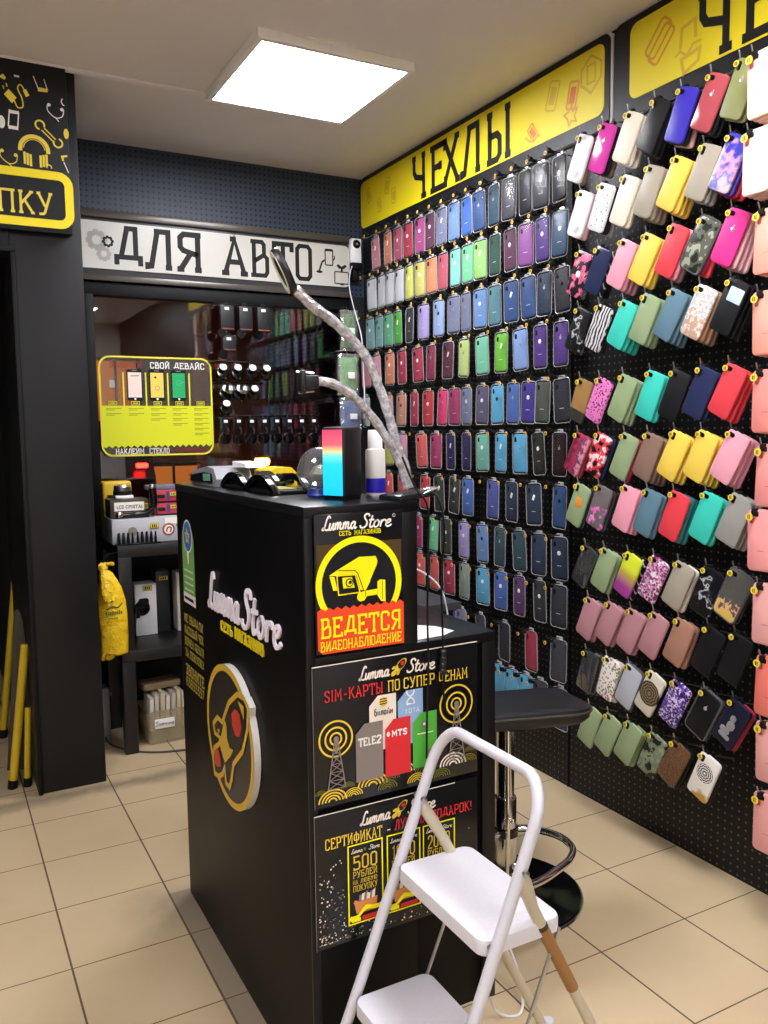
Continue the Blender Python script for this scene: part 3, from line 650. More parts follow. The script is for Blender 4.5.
P.g = 'sim_card#blu'; P.stroke('wht', _c([(.838, .848), (.838, .842), (.846, .836), (.854, .842), (.854, .848)]), .003, 3); P.stroke('wht', _c([(.838, .818), (.838, .826), (.846, .833), (.854, .826), (.854, .818)]), .003, 3); P.stroke('wht', [(.838, .818), (.842, .822)], .003, 3)
P.stroke('wht', [(.842, .820), (.850, .820)], .0025, 3)
for ch, a, e in (('Y', .832, .839), ('O', .841, .849), ('T', .851, .857), ('A', .859, .867)): P.text('wht', ch, a, e, .801, .009, .12, 3)
P.g = 'sim_card#gry'
for ch, a, e in (('T', .724, .734), ('E', .735, .744), ('L', .746, .753), ('E', .754, .763), ('2', .765, .776)): P.text('wht', ch, a, e, .752, .015, .24, 5)
P.g = 'sim_card#red'; P.disc('wht', .792, .765, .004, 5, 16, ry=.0055)
for ch, a, e in (('M', .800, .813), ('T', .815, .824), ('S', .827, .836)): P.text('wht', ch, a, e, .759, .011, .28, 5)
P.g = 'sim_card#grn'; P.disc('gry', .880, .770, .009, 5); P.disc('wht', .8775, .772, .0035, 6); P.stroke('wht', [(.861, .752), (.900, .752)], .0022, 5); P.disc('gry', .893, .708, .008, 5)
def tower(cx, cz, zb, rs):
    P.g = 'radio_tower#%d' % (cx*1000)
    for r in rs: P.circle('gold', cx, cz, r, .0038, 2, 36)
    P.disc('gry', cx, cz, .006, 4)
    hw = .019
    P.stroke('gry', [(cx-.003, cz), (cx-hw, zb)], .0025, 4); P.stroke('gry', [(cx+.003, cz), (cx+hw, zb)], .0025, 4); P.stroke('gry', [(cx, cz), (cx, cz-.03)], .005, 4)
    n = 6
    for i in range(n):
        a, e = i/n, (i+1)/n; wa, we = .003+(hw-.003)*a, .003+(hw-.003)*e; za, ze = cz+(zb-cz)*a, cz+(zb-cz)*e
        P.stroke('gry', [(cx-wa, za), (cx+we, ze)], .0016, 4); P.stroke('gry', [(cx+wa, za), (cx-we, ze)], .0016, 4); P.stroke('gry', [(cx-we, ze), (cx+we, ze)], .0016, 4)
tower(.675, .777, .676, (.012, .023, .036)); tower(.959, .801, .682, (.012, .024, .0405))
P.g = 'wave_pattern'
for cx, cz, k, r in ((.666, .650, 'gold', .030), (.712, .652, 'gold', .020), (.700, .672, 'olv', .014), (.756, .664, 'gold', .033), (.790, .650, 'olv', .022), (.828, .676, 'crm', .026), (.800, .668, 'olv', .018), (.880, .668, 'olv', .024), (.950, .668, 'crm', .032), (.995, .690, 'olv', .014), (.640, .668, 'olv', .012), (.990, .668, 'olv', .02), (.86, .650, 'gold', .022), (.92, .648, 'olv', .022)):
    for q in (1., .76, .52, .28):
        P.circle(k, cx, max(cz, .648), r*q, r*.11, 1.5, 18, a0=0, a1=PI, ry=r*q*.8)
finish(o, P)
# 3: gift certificates
o, P = poster(.624, 1.014, .345, .627)
P.g = 'edge_line'; P.stroke('crm', [(.6245, .626), (.955, .6265)], .002, 1); P.stroke('gry', [(.625, .345), (.625, .626)], .0012, 1)
P.g = 'shop_logo'; lumma(P, 'crm', .726, .905, .585, .027, 2, 1, rocket=True)
P.g = 'heading'; P.text('gold', 'СЕРТИФИКАТ', .647, .776, .553, .021, .16, 2); P.text('wht', '-', .786, .797, .553, .018, .12, 2); P.text('red', 'ЛУЧШИЙ', .806, .884, .558, .019, .16, 2); P.text('red', 'ПОДАРОК!', .894, .998, .558, .019, .16, 2)
for (x0, num, n2) in ((.697, '500', 0), (.787, '1000', 0), (.874, '2000', 0)):
    x1, z0, z1 = x0+.078, .381, .548; P.g = 'gift_certificate#'+num
    P.rect('blk', x0, x1, z0, z1, 2); P.box('yel', x0, x1, z0, z1, .003, 3)
    lumma(P, 'wht', x0+.007, x1-.006, z1-.017, .009, 3, 1, weight=.12); P.disc('olv', x0+.038, z1-.013, .003, 3)
    P.text('gold', num, x0+.011, x1-.011, z1-.052, .027, .13, 3)
    P.text('gold', 'РУБЛЕЙ', x0+.010, x1-.012, z1-.070, .013, .13, 3); P.text('gold', 'НА', x0+.010, x0+.021, z1-.083, .008, .13, 3); P.text('gold', 'ЛЮБУЮ', x0+.027, x1-.012, z1-.083, .008, .13, 3); P.text('gold', 'ПОКУПКУ', x0+.010, x1-.012, z1-.099, .012, .13, 3)
    P.poly('peach', [(x0+.012, z0+.044), (x0+.066, z0+.047), (x0+.062, z0+.02), (x0+.017, z0+.02)], 3); P.poly('peach', [(x0+.014, z0+.05), (x0+.022, z0+.046), (x0+.02, z0+.04), (x0+.01, z0+.044)], 3)
    for q in range(6): P.poly('crm' if q % 2 else 'gry', [(x0+.022+q*.006, z0+.046), (x0+.029+q*.006, z0+.046), (x0+.031+q*.006, z0+.057+.004*(q % 3)), (x0+.024+q*.006, z0+.06)], 3.5)
    P.poly('yel', [(x0, z0+.012)]+_c([(x0+.004, z0+.018), (x0+.02, z0+.018), (x0+.038, z0+.034), (x0+.056, z0+.03), (x0+.078, z0+.03)])+[(x0+.078, z0+.022)]+_c([(x0+.06, z0+.02), (x0+.04, z0+.024), (x0+.022, z0+.012), (x0+.004, z0+.006)]), 4)
    P.rect('yel', x0+.006, x0+.026, z0+.004, z0+.012, 4.5); P.rect('red', x0+.03, x1-.006, z0+.004, z0+.013, 4.5)
P.g = 'confetti_pattern'; rd = random.Random(3)
for k in range(330):
    u = rd.random()**1.4; x_ = .632+.36*u if k % 3 else .632+.1*rd.random(); z_ = .355+.17*rd.random()**(1.6+u)
    if x_ > .69 and .378 < z_ < .552 and x_ < .96: continue
    s = rd.uniform(.0007, .0018); P.rect(('crm', 'gry', 'crm', 'olv')[k % 4], x_-s, x_+s, z_-s*rd.uniform(.5, 1.3), z_+s, 1.5)
finish(o, P)
# side face: raised lettering, rocket badge, small print, sticker
S = Print((CX0+.001, 0, 0), (0, -1, 0), (0, 0, 1), (-1, 0, 0))
S.g = 'raised_word#1'; S.text('w', 'Lumma', -2.112, -1.865, .936, .092, .115, 0, SCR, .02, 7, .12); S.g = 'raised_word#2'; S.text('w', 'Store', -1.85, -1.60, .934, .092, .115, 0, SCR, .02, 7, .12)
S.g = 'raised_line#1'; S.text('y', 'СЕТЬ', -2.015, -1.925, .893, .022, .16, 0, depth=5); S.g = 'raised_line#2'; S.text('y', 'МАГАЗИНОВ', -1.905, -1.708, .895, .024, .16, 0, depth=5)
S.build(ct, {'w': ('raised_white_letters', pm('acrylic_white', 'efe6f2', .3)), 'y': ('raised_yellow_letters', pm('acrylic_yellow', 'd8c31e', .4))})
S = Print((CX0-.0005, 0, 0), (0, -1, 0), (0, 0, 1), (-1, 0, 0))
S.g = 'small_print#1'
for i, l in enumerate(('НЕ ВЫДАЛИ', 'КАССОВЫЙ ЧЕК', 'ВЕРНЕМ ДЕНЬГИ', 'ЗА ПОКУПКУ')): S.text('g', l, -2.366, -2.178, .849-.034*i, .021, .13, 0)
S.g = 'small_print#2'; S.text('g', 'ЗВОНИТЕ', -2.366, -2.182, .694, .028, .13, 0); S.text('g', '83833337', -2.366, -2.188, .660, .024, .13, 0)
S.g = 'green_sticker'; S.poly('k', [(-2.36, .985), (-2.24, .985), (-2.24, 1.085)]+[(-2.30+.06*math.cos(a*PI/8), 1.085+.05*math.sin(a*PI/8)) for a in range(9)]+[(-2.36, 1.085)], 0); S.rect('s', -2.36, -2.24, .905, .935, 0); S.rect('k', -2.36, -2.24, .935, .985, 0); S.rect('d', -2.35, -2.26, .915, .924, 1)
S.disc('bl', -2.30, 1.098, .042, 1, 24); S.disc('wl', -2.30, 1.098, .046, .5, 24); S.stroke('st', [(-2.30+.02*(1 if i % 2 == 0 else .45)*math.cos(PI/2+i*PI/5), 1.098+.02*(1 if i % 2 == 0 else .45)*math.sin(PI/2+i*PI/5)) for i in range(10)], .006, 2, closed=True); S.poly('wl', [(-2.31, 1.055), (-2.29, 1.055), (-2.295, 1.02), (-2.303, 1.02)], 1)
for q in range(4): S.stroke('st2', [(-2.345, 1.0-.018*q), (-2.255, 1.0-.018*q)], .006, 1)
S.build(ct, {'g': ('small_print', pm('print_dull_gold', 'cdbb52', .5)), 'k': ('sticker', pm('sticker_green', '6f9e58', .5)), 's': ('sticker_foot', pm('sticker_white', 'd6d6d6', .5)), 'd': ('sticker_logo', INK), 'bl': ('sticker_badge', pm('sticker_blue', '3a63a8', .5)), 'wl': ('sticker_ring', CREAM), 'st': ('sticker_star', pm('star_gold', 'd8c15a', .5)), 'st2': ('sticker_lines', pm('sticker_pale', 'b9d0a6', .5))})
# badge
bc = (1.926, .648)
def badge(u, v, d): return Vector((CX0-.0-d, bc[0]-u, bc[1]+v))
rim = [(.179*math.cos(2*PI*i/64), .174*math.sin(2*PI*i/64)) for i in range(64)]
b = bm_new(); add_prism(b, rim, badge, 0, .016); bd = obj('rocket_badge', b, pm('acrylic_edge', 'ece9e2', .3), ct, 0)
b = bm_new(); add_prism(b, ROCK_BODY, badge, 0, .0165); obj('rocket_backing', b, MATS['acrylic_edge'], ct, 0)
S = Print((CX0-.0168, bc[0], bc[1]), (0, -1, 0), (0, 0, 1), (-1, 0, 0), .0006)
S.g = 'badge_ring'; S.disc('k', 0, 0, .165, 0, 64, ry=.160); S.circle('g', 0, 0, .1715, .017, 1, 64, ry=.1665)
S.g = 'badge_rocket'; S.poly('k', ROCK_BODY, 2); S.stroke('g', ROCK_BODY, .013, 3, closed=True); S.poly('k', ROCK_DARK, 4); S.poly('g', ROCK_BELLY, 5); S.poly('r', ROCK_WIN, 5); S.poly('r', ROCK_ENG, 5); S.poly('g', [(.085, .113), (.128, .112), (.126, .08)], 5); S.poly('g', [(-.087, -.007), (-.06, -.002), (-.077, -.019)], 5)
S.build(ct, {'k': ('badge_face', pm('badge_black', '1a1a1a', .35)), 'g': ('badge_gold_lines', pm('badge_gold', 'cba534', .4)), 'r': ('badge_red', pm('badge_redc', 'c03a2c', .4))})

# ------------------------------------------------------------------ step ladder (axis aligned; front faces -X)
LB = pm('ladder_white', 'cac9d0', .3); LBC = pm('ladder_cream', 'c6bca4', .4)
ld = thing('step_ladder', 'white folding two-step ladder with looped handrail before the counter', 'step ladder', (.88, 1.27, 0))
fx = lambda z: .592+.405*z
YL_, YR_ = 1.432, 1.098
b = bm_new()
top = .765
pts = [(fx(0), YL_, 0.0), (fx(.25), YL_, .25), (fx(.68), YL_, .68)]
cor = lambda y0, s: [(fx(.68)+.028*math.sin(a)*1., y0-s*.055*(1-math.cos(a)), .68+(top-.68)*math.sin(a)) for a in [PI/2*i/8 for i in range(1, 9)]]
left = [(fx(.70), YL_, .70)]+[(fx(.70+.075*math.sin(a)), YL_-.06*(1-math.cos(a)), .70+.075*math.sin(a)) for a in [PI/2*i/8 for i in range(1, 9)]]
right = [(p[0], YL_+YR_-p[1], p[2]) for p in left[::-1]]
path = [(fx(0), YL_, 0.012), (fx(.35), YL_, .35)]+left+right+[(fx(.35), YR_, .35), (fx(0), YR_, 0.012)]
add_tube(b, path, .0112, 14); obj('front_frame', b, LB, ld)
for y_ in (YL_, YR_):
    b = bm_new(); add_lathe(b, [(.0155, 0), (.0165, .004), (.0155, .045), (.013, .047)], (fx(0)+.004, y_, 0), 14); obj('foot_cap', b, pm('rubber_grey', '55524f', .6), ld)
rx = lambda z: .842+(.635-z)*.515
for y_, hy in ((YL_+.018, YL_), (YR_-.018, YR_)):
    yi = hy-.022 if hy == YL_ else hy+.022
    b = bm_new(); add_tube(b, [(rx(z_)+.0, hy+(.0 if z_ > .6 else (-.022 if hy == YL_ else .022)*min(1, (.62-z_)/.08)), z_) for z_ in (.632, .61, .58, .54, .3, .012)], [.009, .013, .013, .011, .011, .011], 12)
    leg = obj('rear_leg', b, LBC, ld)
    b = bm_new(); add_lathe(b, [(.013, 0), (.014, .004), (.0135, .04), (.011, .042)], (rx(.0), hy+(-.022 if hy == YL_ else .022), 0), 12); obj('foot_cap', b, LB if hy == YL_ else MATS['rubber_grey'], ld)
    b = bm_new(); M = Matrix.Rotation(PI/2, 4, 'X'); add_lathe(b, [(.0, -.019), (.006, -.017), (.006, .017), (.0, .019)], (fx(.632), hy, .632), 12, M); obj('rivet', b, STEEL, ld)
    if hy == YR_:
        b = bm_new(); add_tube(b, [(rx(z_), YR_+.022, z_) for z_ in (.50, .36)], .0116, 12); obj('worn_wood_look_sleeve', b, pm('tape_brown', '9c7040', .55), ld)
        b = bm_new(); add_tube(b, [(rx(z_), YR_+.022, z_) for z_ in (.506, .498)], .0119, 12); obj('dark_band', b, pm('tape_dark', '3a2a1c', .6), ld)
tm = NT('step_white', .35); x, y, z = tm.xyz(); wv = tm.mt('SINE', tm.mt('MULTIPLY', y, 900.)); tm.base('d6d4da'); tm.bump(wv, .25, .001); STEPM = tm.m
def step(z_):
    x0 = fx(z_)-.020; x1 = x0+.176
    b = bm_new()
    M = Matrix.Translation((0, 0, 0))
    lp = [(u+(x0+x1)/2, v+(YL_+YR_)/2) for u, v in rrect(x1-x0, YL_-YR_-.032, .022)]
    rings = []
    for dz, ins in ((-.028, .0), (-.006, 0), (-.0015, .0015), (0, .006)):
        rings.append([b.verts.new((u+((x0+x1)/2-u)*ins/.09, v+((YL_+YR_)/2-v)*ins/.15, z_+dz)) for u, v in lp])
    for A, B_ in zip(rings, rings[1:]):
        for i in range(len(A)):
            j = (i+1) % len(A); b.faces.new((A[i], A[j], B_[j], B_[i]))
    b.faces.new(rings[-1]); b.faces.new(rings[0][::-1])
    st = obj('step', b, STEPM, ld)
    for y_ in (YL_-.012, YR_+.012):
        b = bm_new(); M = Matrix.Rotation(PI/2, 4, 'X'); add_lathe(b, [(0, -.018), (.007, -.016), (.007, .016), (0, .018)], (fx(z_)-.002, y_, z_-.012), 12, M); obj('step_bolt', b, STEEL, ld)
step(.512); step(.262)
b = bm_new(); add_tube(b, [(fx(.512)+.15, YR_+.02, .488), (fx(.262)+.14, YR_+.02, .235)], .0035, 8); obj('link_rod', b, STEEL, ld)
b = bm_new(); add_tube(b, [(fx(.512)+.15, YL_-.02, .488), (fx(.262)+.14, YL_-.02, .235)], .0035, 8); obj('link_rod', b, STEEL, ld)

# ------------------------------------------------------------------ bar stool
SX, SY = 1.44, 1.94
so = thing('bar_stool', 'black bar stool on chrome column and round base beside the counter', 'stool', (SX, SY, 0))
b = bm_new(); add_lathe(b, [(.228, 0), (.230, .004), (.228, .008)], (SX, SY, 0), 56); obj('base_rim', b, CHROME, so)
b = bm_new(); add_lathe(b, [(.225, .006), (.221, .012), (.14, .022), (.07, .034), (.05, .05), (.04, .055)], (SX, SY, 0), 56); obj('base', b, BLACKG, so)
b = bm_new(); add_lathe(b, [(.038, .05), (.038, .075), (.033, .08), (.033, .30), (.031, .305), (.026, .31), (.026, .56)], (SX, SY, 0), 28); obj('column', b, CHROME, so)
b = bm_new(); add_lathe(b, [(.034, .185), (.038, .188), (.038, .212), (.034, .215)], (SX, SY, 0), 28); obj('collar', b, BLACKG, so)
b = bm_new(); zf = .2
ring = [(SX+a, SY+c, zf) for a, c in ((-.025, -.01), (.045, -.015), (.092, -.065), (.112, -.125), (.097, -.185), (.05, -.228), (-.004, -.251), (-.08, -.275), (-.145, -.28), (-.19, -.25), (-.185, -.16), (-.11, -.05))]
add_tube(b, catmull(ring, 6, True), .0105, 12, closed=True); obj('foot_rest', b, CHROME, so)
sw, sd, z0, sa = .45, .31, .548, math.radians(-17)
def seat_pt(u, v, k, dz):
    t_ = max(0, -v/(sd/2)); drop = .030*max(0, v/sd+.5)
    x_, y_ = u*k, v*k
    return (SX+x_*math.cos(sa)-y_*math.sin(sa), SY+x_*math.sin(sa)+y_*math.cos(sa), z0+dz-drop*(dz/.057))
b = bm_new(); rings = []
for dz, ins in ((0, .05), (.008, .018), (.022, .004), (.044, 0), (.053, .004), (.057, .02)):
    rings.append([b.verts.new(seat_pt(u, v, 1-2*ins/sw, dz)) for u, v in rrect(sw, sd, .075, 8)])
for A, B_ in zip(rings, rings[1:]):
    for i in range(len(A)):
        j = (i+1) % len(A); b.faces.new((A[i], A[j], B_[j], B_[i]))
b.faces.new(rings[-1]); b.faces.new(rings[0][::-1]); obj('seat', b, pm('seat_vinyl', '17171a', .42), so)
b = bm_new(); add_tube(b, [seat_pt(u, v, 1.0, .042) for u, v in rrect(sw, sd, .075, 8)], .004, 8, closed=True); obj('piping', b, pm('piping_brown', '3a342e', .5), so)
b = bm_new(); add_lathe(b, [(.1, z0-.012), (.1, z0+.004)], (SX, SY, 0), 24); obj('seat_plate', b, BLACKM, so)
b = bm_new(); add_tube(b, [(SX-.05, SY-.08, .03), (SX-.05, SY-.08, z0)], .006, 8); obj('lift_lever', b, CHROME, so)

# desk behind the counter
dk = thing('desk', 'black desk standing behind the counter, only its corner in view', 'desk', (1.25, 2.65, 0))
b = bm_new(); bx(b, .93, 1.565, 2.36, 2.95, .775, .80, .002); obj('desk_top', b, pm('desk_grey', '3a3a3d', .35), dk)
for a, c in ((.95, 2.38), (1.5, 2.38), (.95, 2.88), (1.5, 2.88)):
    b = bm_new(); bx(b, a, a+.045, c, c+.045, 0, .775, .002); obj('leg', b, BLACKM, dk)
# ------------------------------------------------------------------ phone cases
ORD = ['first', 'second', 'third', 'fourth', 'fifth', 'sixth', 'seventh', 'eighth', 'ninth', 'tenth', 'eleventh', 'twelfth', 'thirteenth', 'fourteenth', 'fifteenth', 'sixteenth']
def plain(hexc, rough=.42, spec=.5): return pm('case_%s_%d' % (hexc, rough*100), hexc, rough, spec=spec)
def fancy(name):
    if 'case_'+name in MATS: return MATS['case_'+name]
    if name in ('clear', 'smoke'):
        MATS['case_'+name] = clear_mat('case_'+name+'_m', 'b8b8b4' if name == 'clear' else '4a4a46', .14, .08, .12 if name == 'clear' else .05); return MATS['case_'+name]
    t = NT('case_'+name, .3); x, y, z = t.xyz()
    def at(v, m): return t.mt('MULTIPLY', v, m)
    if name in ('leopard_pink', 'leopard_brown'):
        a, c = ('e77fc0', '2a1226') if name.endswith('pink') else ('75553c', '241811')
        d = t.voro(110 if name.endswith('pink') else 230); t.base(t.ramp(d, [(.0, c), (.32, c), (.40, a), (1., a)]))
    elif name == 'zebra':
        w = t.n('ShaderNodeTexWave'); w.inputs['Scale'].default_value = 22; w.inputs['Distortion'].default_value = 6; w.inputs['Detail'].default_value = 2; t.l(t.tc, w.inputs['Vector'])
        t.base(t.ramp(w.outputs['Fac'], [(.45, '141414'), (.52, 'd8d8d8')]))
    elif name == 'camo': t.base(t.ramp(t.noise(28, 2), [(.3, '24261f'), (.46, '5c6152'), (.56, 'a9ab9c'), (.7, '363a30')], 'CONSTANT'))
    elif name == 'camo_green': t.base(t.ramp(t.noise(26, 3), [(.3, '1e2218'), (.46, '77806c'), (.55, '8d9c78'), (.62, '2f352a'), (.72, '5a5f50')], 'CONSTANT'))
    elif name == 'glitter': t.base(t.ramp(t.mt('ADD', t.noise(60, 3), at(z, 2.2)), [(.40, 'c9a58c'), (.48, 'e9e6e4'), (.62, 'b9b4b2'), (.72, 'f4f2f0')]))
    elif name == 'floral_white': t.base(t.ramp(t.voro(170, out='Color'), [(.0, 'c0485c'), (.16, '6d8c5a'), (.3, 'f1e9e2'), (1., 'f6f0ea')], 'CONSTANT'))
    elif name == 'floral_purple': t.base(t.ramp(t.voro(170, out='Color'), [(.0, '2b1c5e'), (.3, '7a5fb8'), (.5, 'd9cfe6'), (.65, '4c2f8c'), (.8, 'f1c9d8')], 'CONSTANT'))
    elif name == 'floral_pink': t.base(t.ramp(t.voro(150, out='Color'), [(.0, '6b2149'), (.25, 'd99ac2'), (.45, 'f0e2ea'), (.6, '9a3a70'), (.8, 'b8b2c8')], 'CONSTANT'))
    elif name == 'flower_clear': t.base(t.ramp(t.mt('SUBTRACT', t.noise(34, 2), at(z, 1.8)), [(.5, '6f6a68'), (.58, 'e86fc0'), (.66, 'f4b4e0'), (.72, '77706e')], 'CONSTANT'))
    elif name == 'red_floral': t.base(t.ramp(t.noise(34, 3), [(.3, '1d1416'), (.44, 'd8404f'), (.54, 'f2dada'), (.66, '8e1f30')], 'CONSTANT'))
    elif name == 'gradient': t.base(t.ramp(t.mt('ADD', at(z, 6.), .5), [(.25, 'a8429a'), (.5, 'b9a24a'), (.65, 'd6e23a')]))
    elif name == 'gold_sand': t.base(t.ramp(t.mt('ADD', t.noise(70, 2), at(z, 7.)), [(.18, 'e7c66a'), (.24, 'd89a92'), (.3, '5d5c54'), (.6, '54544e')], 'LINEAR'))
    elif name == 'silver_swirl': t.base(t.ramp(t.mt('ADD', t.noise(30, 4), at(t.mt('ADD', x, z), 2.5)), [(.46, '17171a'), (.5, 'cfcfd2'), (.54, '3a3a3c'), (.6, '15151a')]))
    elif name == 'mandala':
        d = t.n('ShaderNodeVectorMath', operation='LENGTH'); mp = t.n('ShaderNodeMapping'); mp.inputs['Location'].default_value = (0, 0, -.015); t.l(t.tc, mp.inputs[0]); t.l(mp.outputs[0], d.inputs[0])
        ang = t.mt('ARCTAN2', x, t.mt('SUBTRACT', z, .015)); s = t.mt('SINE', t.mt('MULTIPLY', ang, 12.))
        r = t.mt('SINE', t.mt('ADD', t.mt('MULTIPLY', d.outputs['Value'], 900.), s)); inr = t.mt('LESS_THAN', d.outputs['Value'], .03)
        t.base(t.mix(t.mt('MULTIPLY', inr, t.mt('GREATER_THAN', r, -.1)), t.ramp(t.mt('ADD', t.noise(14, 3), at(z, 4)), [(.25, 'c9a04a'), (.34, 'ece8e0')]), '2f3136'))
    elif name == 'mandala_dark':
        d = t.n('ShaderNodeVectorMath', operation='LENGTH'); t.l(t.tc, d.inputs[0]); ang = t.mt('ARCTAN2', x, z); s = t.mt('SINE', t.mt('MULTIPLY', ang, 10.))
        r = t.mt('SINE', t.mt('ADD', t.mt('MULTIPLY', d.outputs['Value'], 700.), s)); inr = t.mt('LESS_THAN', d.outputs['Value'], .042)
        t.base(t.mix(inr, 'd9d2c0', t.mix(t.mt('GREATER_THAN', r, .0), '8a7a58', '22201c')))
    elif name == 'holo': t.base(t.ramp(t.mt('ADD', t.noise(24, 4), at(z, 3.)), [(.3, 'd6c6cf'), (.42, '6d78c8'), (.5, 'e0a9c4'), (.62, '3c3fae')]))
    elif name == 'clock_pink': t.base(t.ramp(t.noise(40, 3), [(.35, '221a20'), (.5, 'd9668c'), (.62, 'e8a8ba'), (.7, '2a2026')], 'CONSTANT'))
    elif name == 'tan_black': t.base(t.ramp(t.mt('ADD', at(z, 6.), .5), [(.30, '3a3836'), (.301, '9a7648')], 'CONSTANT'))
    elif name == 'dots': t.base(t.ramp(t.voro(75), [(.0, '20242c'), (.16, '20242c'), (.2, 'e6e8ee'), (1., 'eef0f4')], 'CONSTANT'))
    elif name == 'marble': t.base(t.ramp(t.noise(22, 5), [(.35, 'b9b4b6'), (.5, 'f0eeee'), (.8, 'faf8f8')]))
    elif name == 'sparkle_red': t.base(t.ramp(t.mt('ADD', t.noise(60, 3), at(x, 8.)), [(.3, '6d1f3c'), (.48, 'b03a52'), (.6, '4a2a5c'), (.75, 'd88a94')]))
    elif name == 'stripes': t.base(t.ramp(t.mt('FRACT', t.mt('MULTIPLY', t.mt('ADD', x, z), 30.)), [(.0, '15151a'), (.8, '15151a'), (.81, 'cfcfd4')], 'CONSTANT'))
    MATS['case_'+name] = t.m
    return t.m
HOLE = pm('camera_hole', '0b0b0c', .3); LOGO = pm('logo_silver', 'dfe0e4', .25, .6); STK = pm('sticker_paper', 'e9e6e2', .6)
def template(name, fn, m):
    b = bm_new(); fn(b); me = mesh_of(name, b); me.materials.append(m); return me
PROTO_M = plain('888888')
SHELL = template('shell', lambda b: add_slab(b, .078, .150, .0105, .013, .004), PROTO_M)
SHELLB = template('shell', lambda b: add_slab(b, .0755, .150, .0105, .013, .004), PROTO_M)
SHELLP = template('shell', lambda b: add_slab(b, .082, .165, .012, .013, .004), PROTO_M)
CAMO = template('camera_opening', lambda b: add_slab(b, .021, .013, .0014, .006, .0004, (-.022, -.0055, .060)), HOLE)
CAMV = template('camera_opening', lambda b: add_slab(b, .013, .024, .0014, .006, .0004, (-.024, -.0055, .054)), HOLE)
CAMB = template('camera_opening', lambda b: add_slab(b, .012, .020, .0014, .005, .0004, (-.021, -.0055, .054)), HOLE)
CAMP = template('camera_opening', lambda b: add_slab(b, .012, .028, .0014, .006, .0004, (-.026, -.0063, .058)), HOLE)
LOGOM = template('logo', lambda b: (add_slab(b, .012, .012, .0012, .0058, .0003, (0, -.0055, .022)), add_slab(b, .003, .005, .0012, .0012, .0003, (.002, -.0055, .031))), LOGO)
RINGM = template('round_sticker', lambda b: add_slab(b, .017, .017, .0012, .0084, .0003, (0, -.0056, .020)), STK)
RECTM = template('paper_sticker', lambda b: add_slab(b, .011, .022, .0012, .001, .0003, (0, -.0056, .0), 3, Matrix.Translation((.002, 0, .026)) @ Matrix.Rotation(.45, 4, 'Y')), STK)
DARKDOT = template('logo_opening', lambda b: add_slab(b, .016, .016, .0012, .0078, .0003, (0, -.0056, .022)), HOLE)
TXT = template('maker_line', lambda b: add_slab(b, .022, .0022, .001, .0008, .0002, (0, -.0055, -.028)), pm('faint_print', 'b9b9bd', .5))
BLIS = template('clear_box', lambda b: add_slab(b, .083, .161, .017, .013, .004), CLEAR)
def _rim(b): add_tube(b, [(u, -.003, v) for u, v in rrect(.0845, .1625, .014, 5)], .0014, 6, closed=True)
RIMM = template('box_rim', _rim, RIM)
TABM = template('hang_tab', lambda b: add_slab(b, .034, .014, .0015, .004, .0005, (0, 0, .087)), RIM)
# hooks: y' along -Y local is out of the wall; local origin at the wall
def _wire(L, up): return lambda b: add_tube(b, [(0, 0, 0), (0, -L+.02, .006), (0, -L+.008, .009), (0, -L, .010+up)], .0022, 6)
HK1 = template('wire', _wire(.115, .008), pm('hook_black', '1c1c1d', .35, .4)); HK2 = template('wire', lambda b: add_tube(b, [(0, 0, -.034), (0, -.118, .004), (0, -.130, .009), (0, -.138, .036)], .0022, 6), STEEL); HK3 = template('wire', _wire(.20, .02), STEEL)
def _clip(L, k=1.): return lambda b: (add_box(b, (.004*k, -L+.012, .004), (.016*k, .016, .020*k), None, .003), add_box(b, (.010*k, -L+.02, -.001), (.012*k, .02, .014*k), None, .003))
CL1 = template('clip', _clip(.118, .8), BLACKM); CL2 = template('clip', _clip(.138, 1.5), BLACKM); CL3 = template('clip', _clip(.2, 1.), BLACKM)
def _plate(L): return lambda b: (add_box(b, (0, -.002, 0), (.03, .004, .018), None, .001))
def _tag(L, r=.0095, x0=-.004, z0=-.008): return lambda b: add_lathe(b, [(0, 0), (r, .0), (r, .002), (0, .002)], (x0, -L-.001, z0), 18, Matrix.Rotation(PI/2, 4, 'X'))
def _tagm(L, r, x0, z0):
    def f(b):
        for k in (-1, 1): add_box(b, (x0+k*.0022, -L-.0036, z0), (.0018, .0008, r*1.0))
    return f
TAGC = pm('tag_yellow', 'efd64a', .5); TAGO = pm('tag_amber', 'e2b04a', .5)
TG1 = template('price_tag', _tag(.118, .0075, .0, -.006), TAGO); TG2 = template('price_tag', _tag(.141, .0085, -.004, .001), TAGC); TG3 = template('price_tag', _tag(.20, .0105), TAGC)
TM1 = template('tag_figures', _tagm(.118, .0075, 0, -.006), INK); TM2 = template('tag_figures', _tagm(.141, .0085, -.004, .001), INK); TM3 = template('tag_figures', _tagm(.2, .0105, -.004, -.008), INK)
RZ = -PI/2
def inst(name, me, parent, m=None):
    o = bpy.data.objects.new(name, me); COL.objects.link(o); o.parent = parent
    if m is not None:
        o.material_slots[0].link = 'OBJECT'; o.material_slots[0].material = m
    return o
def hook(y_, z_, kind, label, group):
    o = thing('display_hook', label, 'display hook', (XR, y_, z_), group, (0, 0, RZ))
    w_, c_, t_, f_ = {1: (HK1, CL1, TG1, TM1), 2: (HK2, CL2, TG2, TM2), 3: (HK3, CL3, TG3, TM3)}[kind]
    inst('wire', w_, o); inst('clip', c_, o); tg = inst('price_tag', t_, o); inst('tag_figures', f_, tg)
    return o
rnd = random.Random(11)
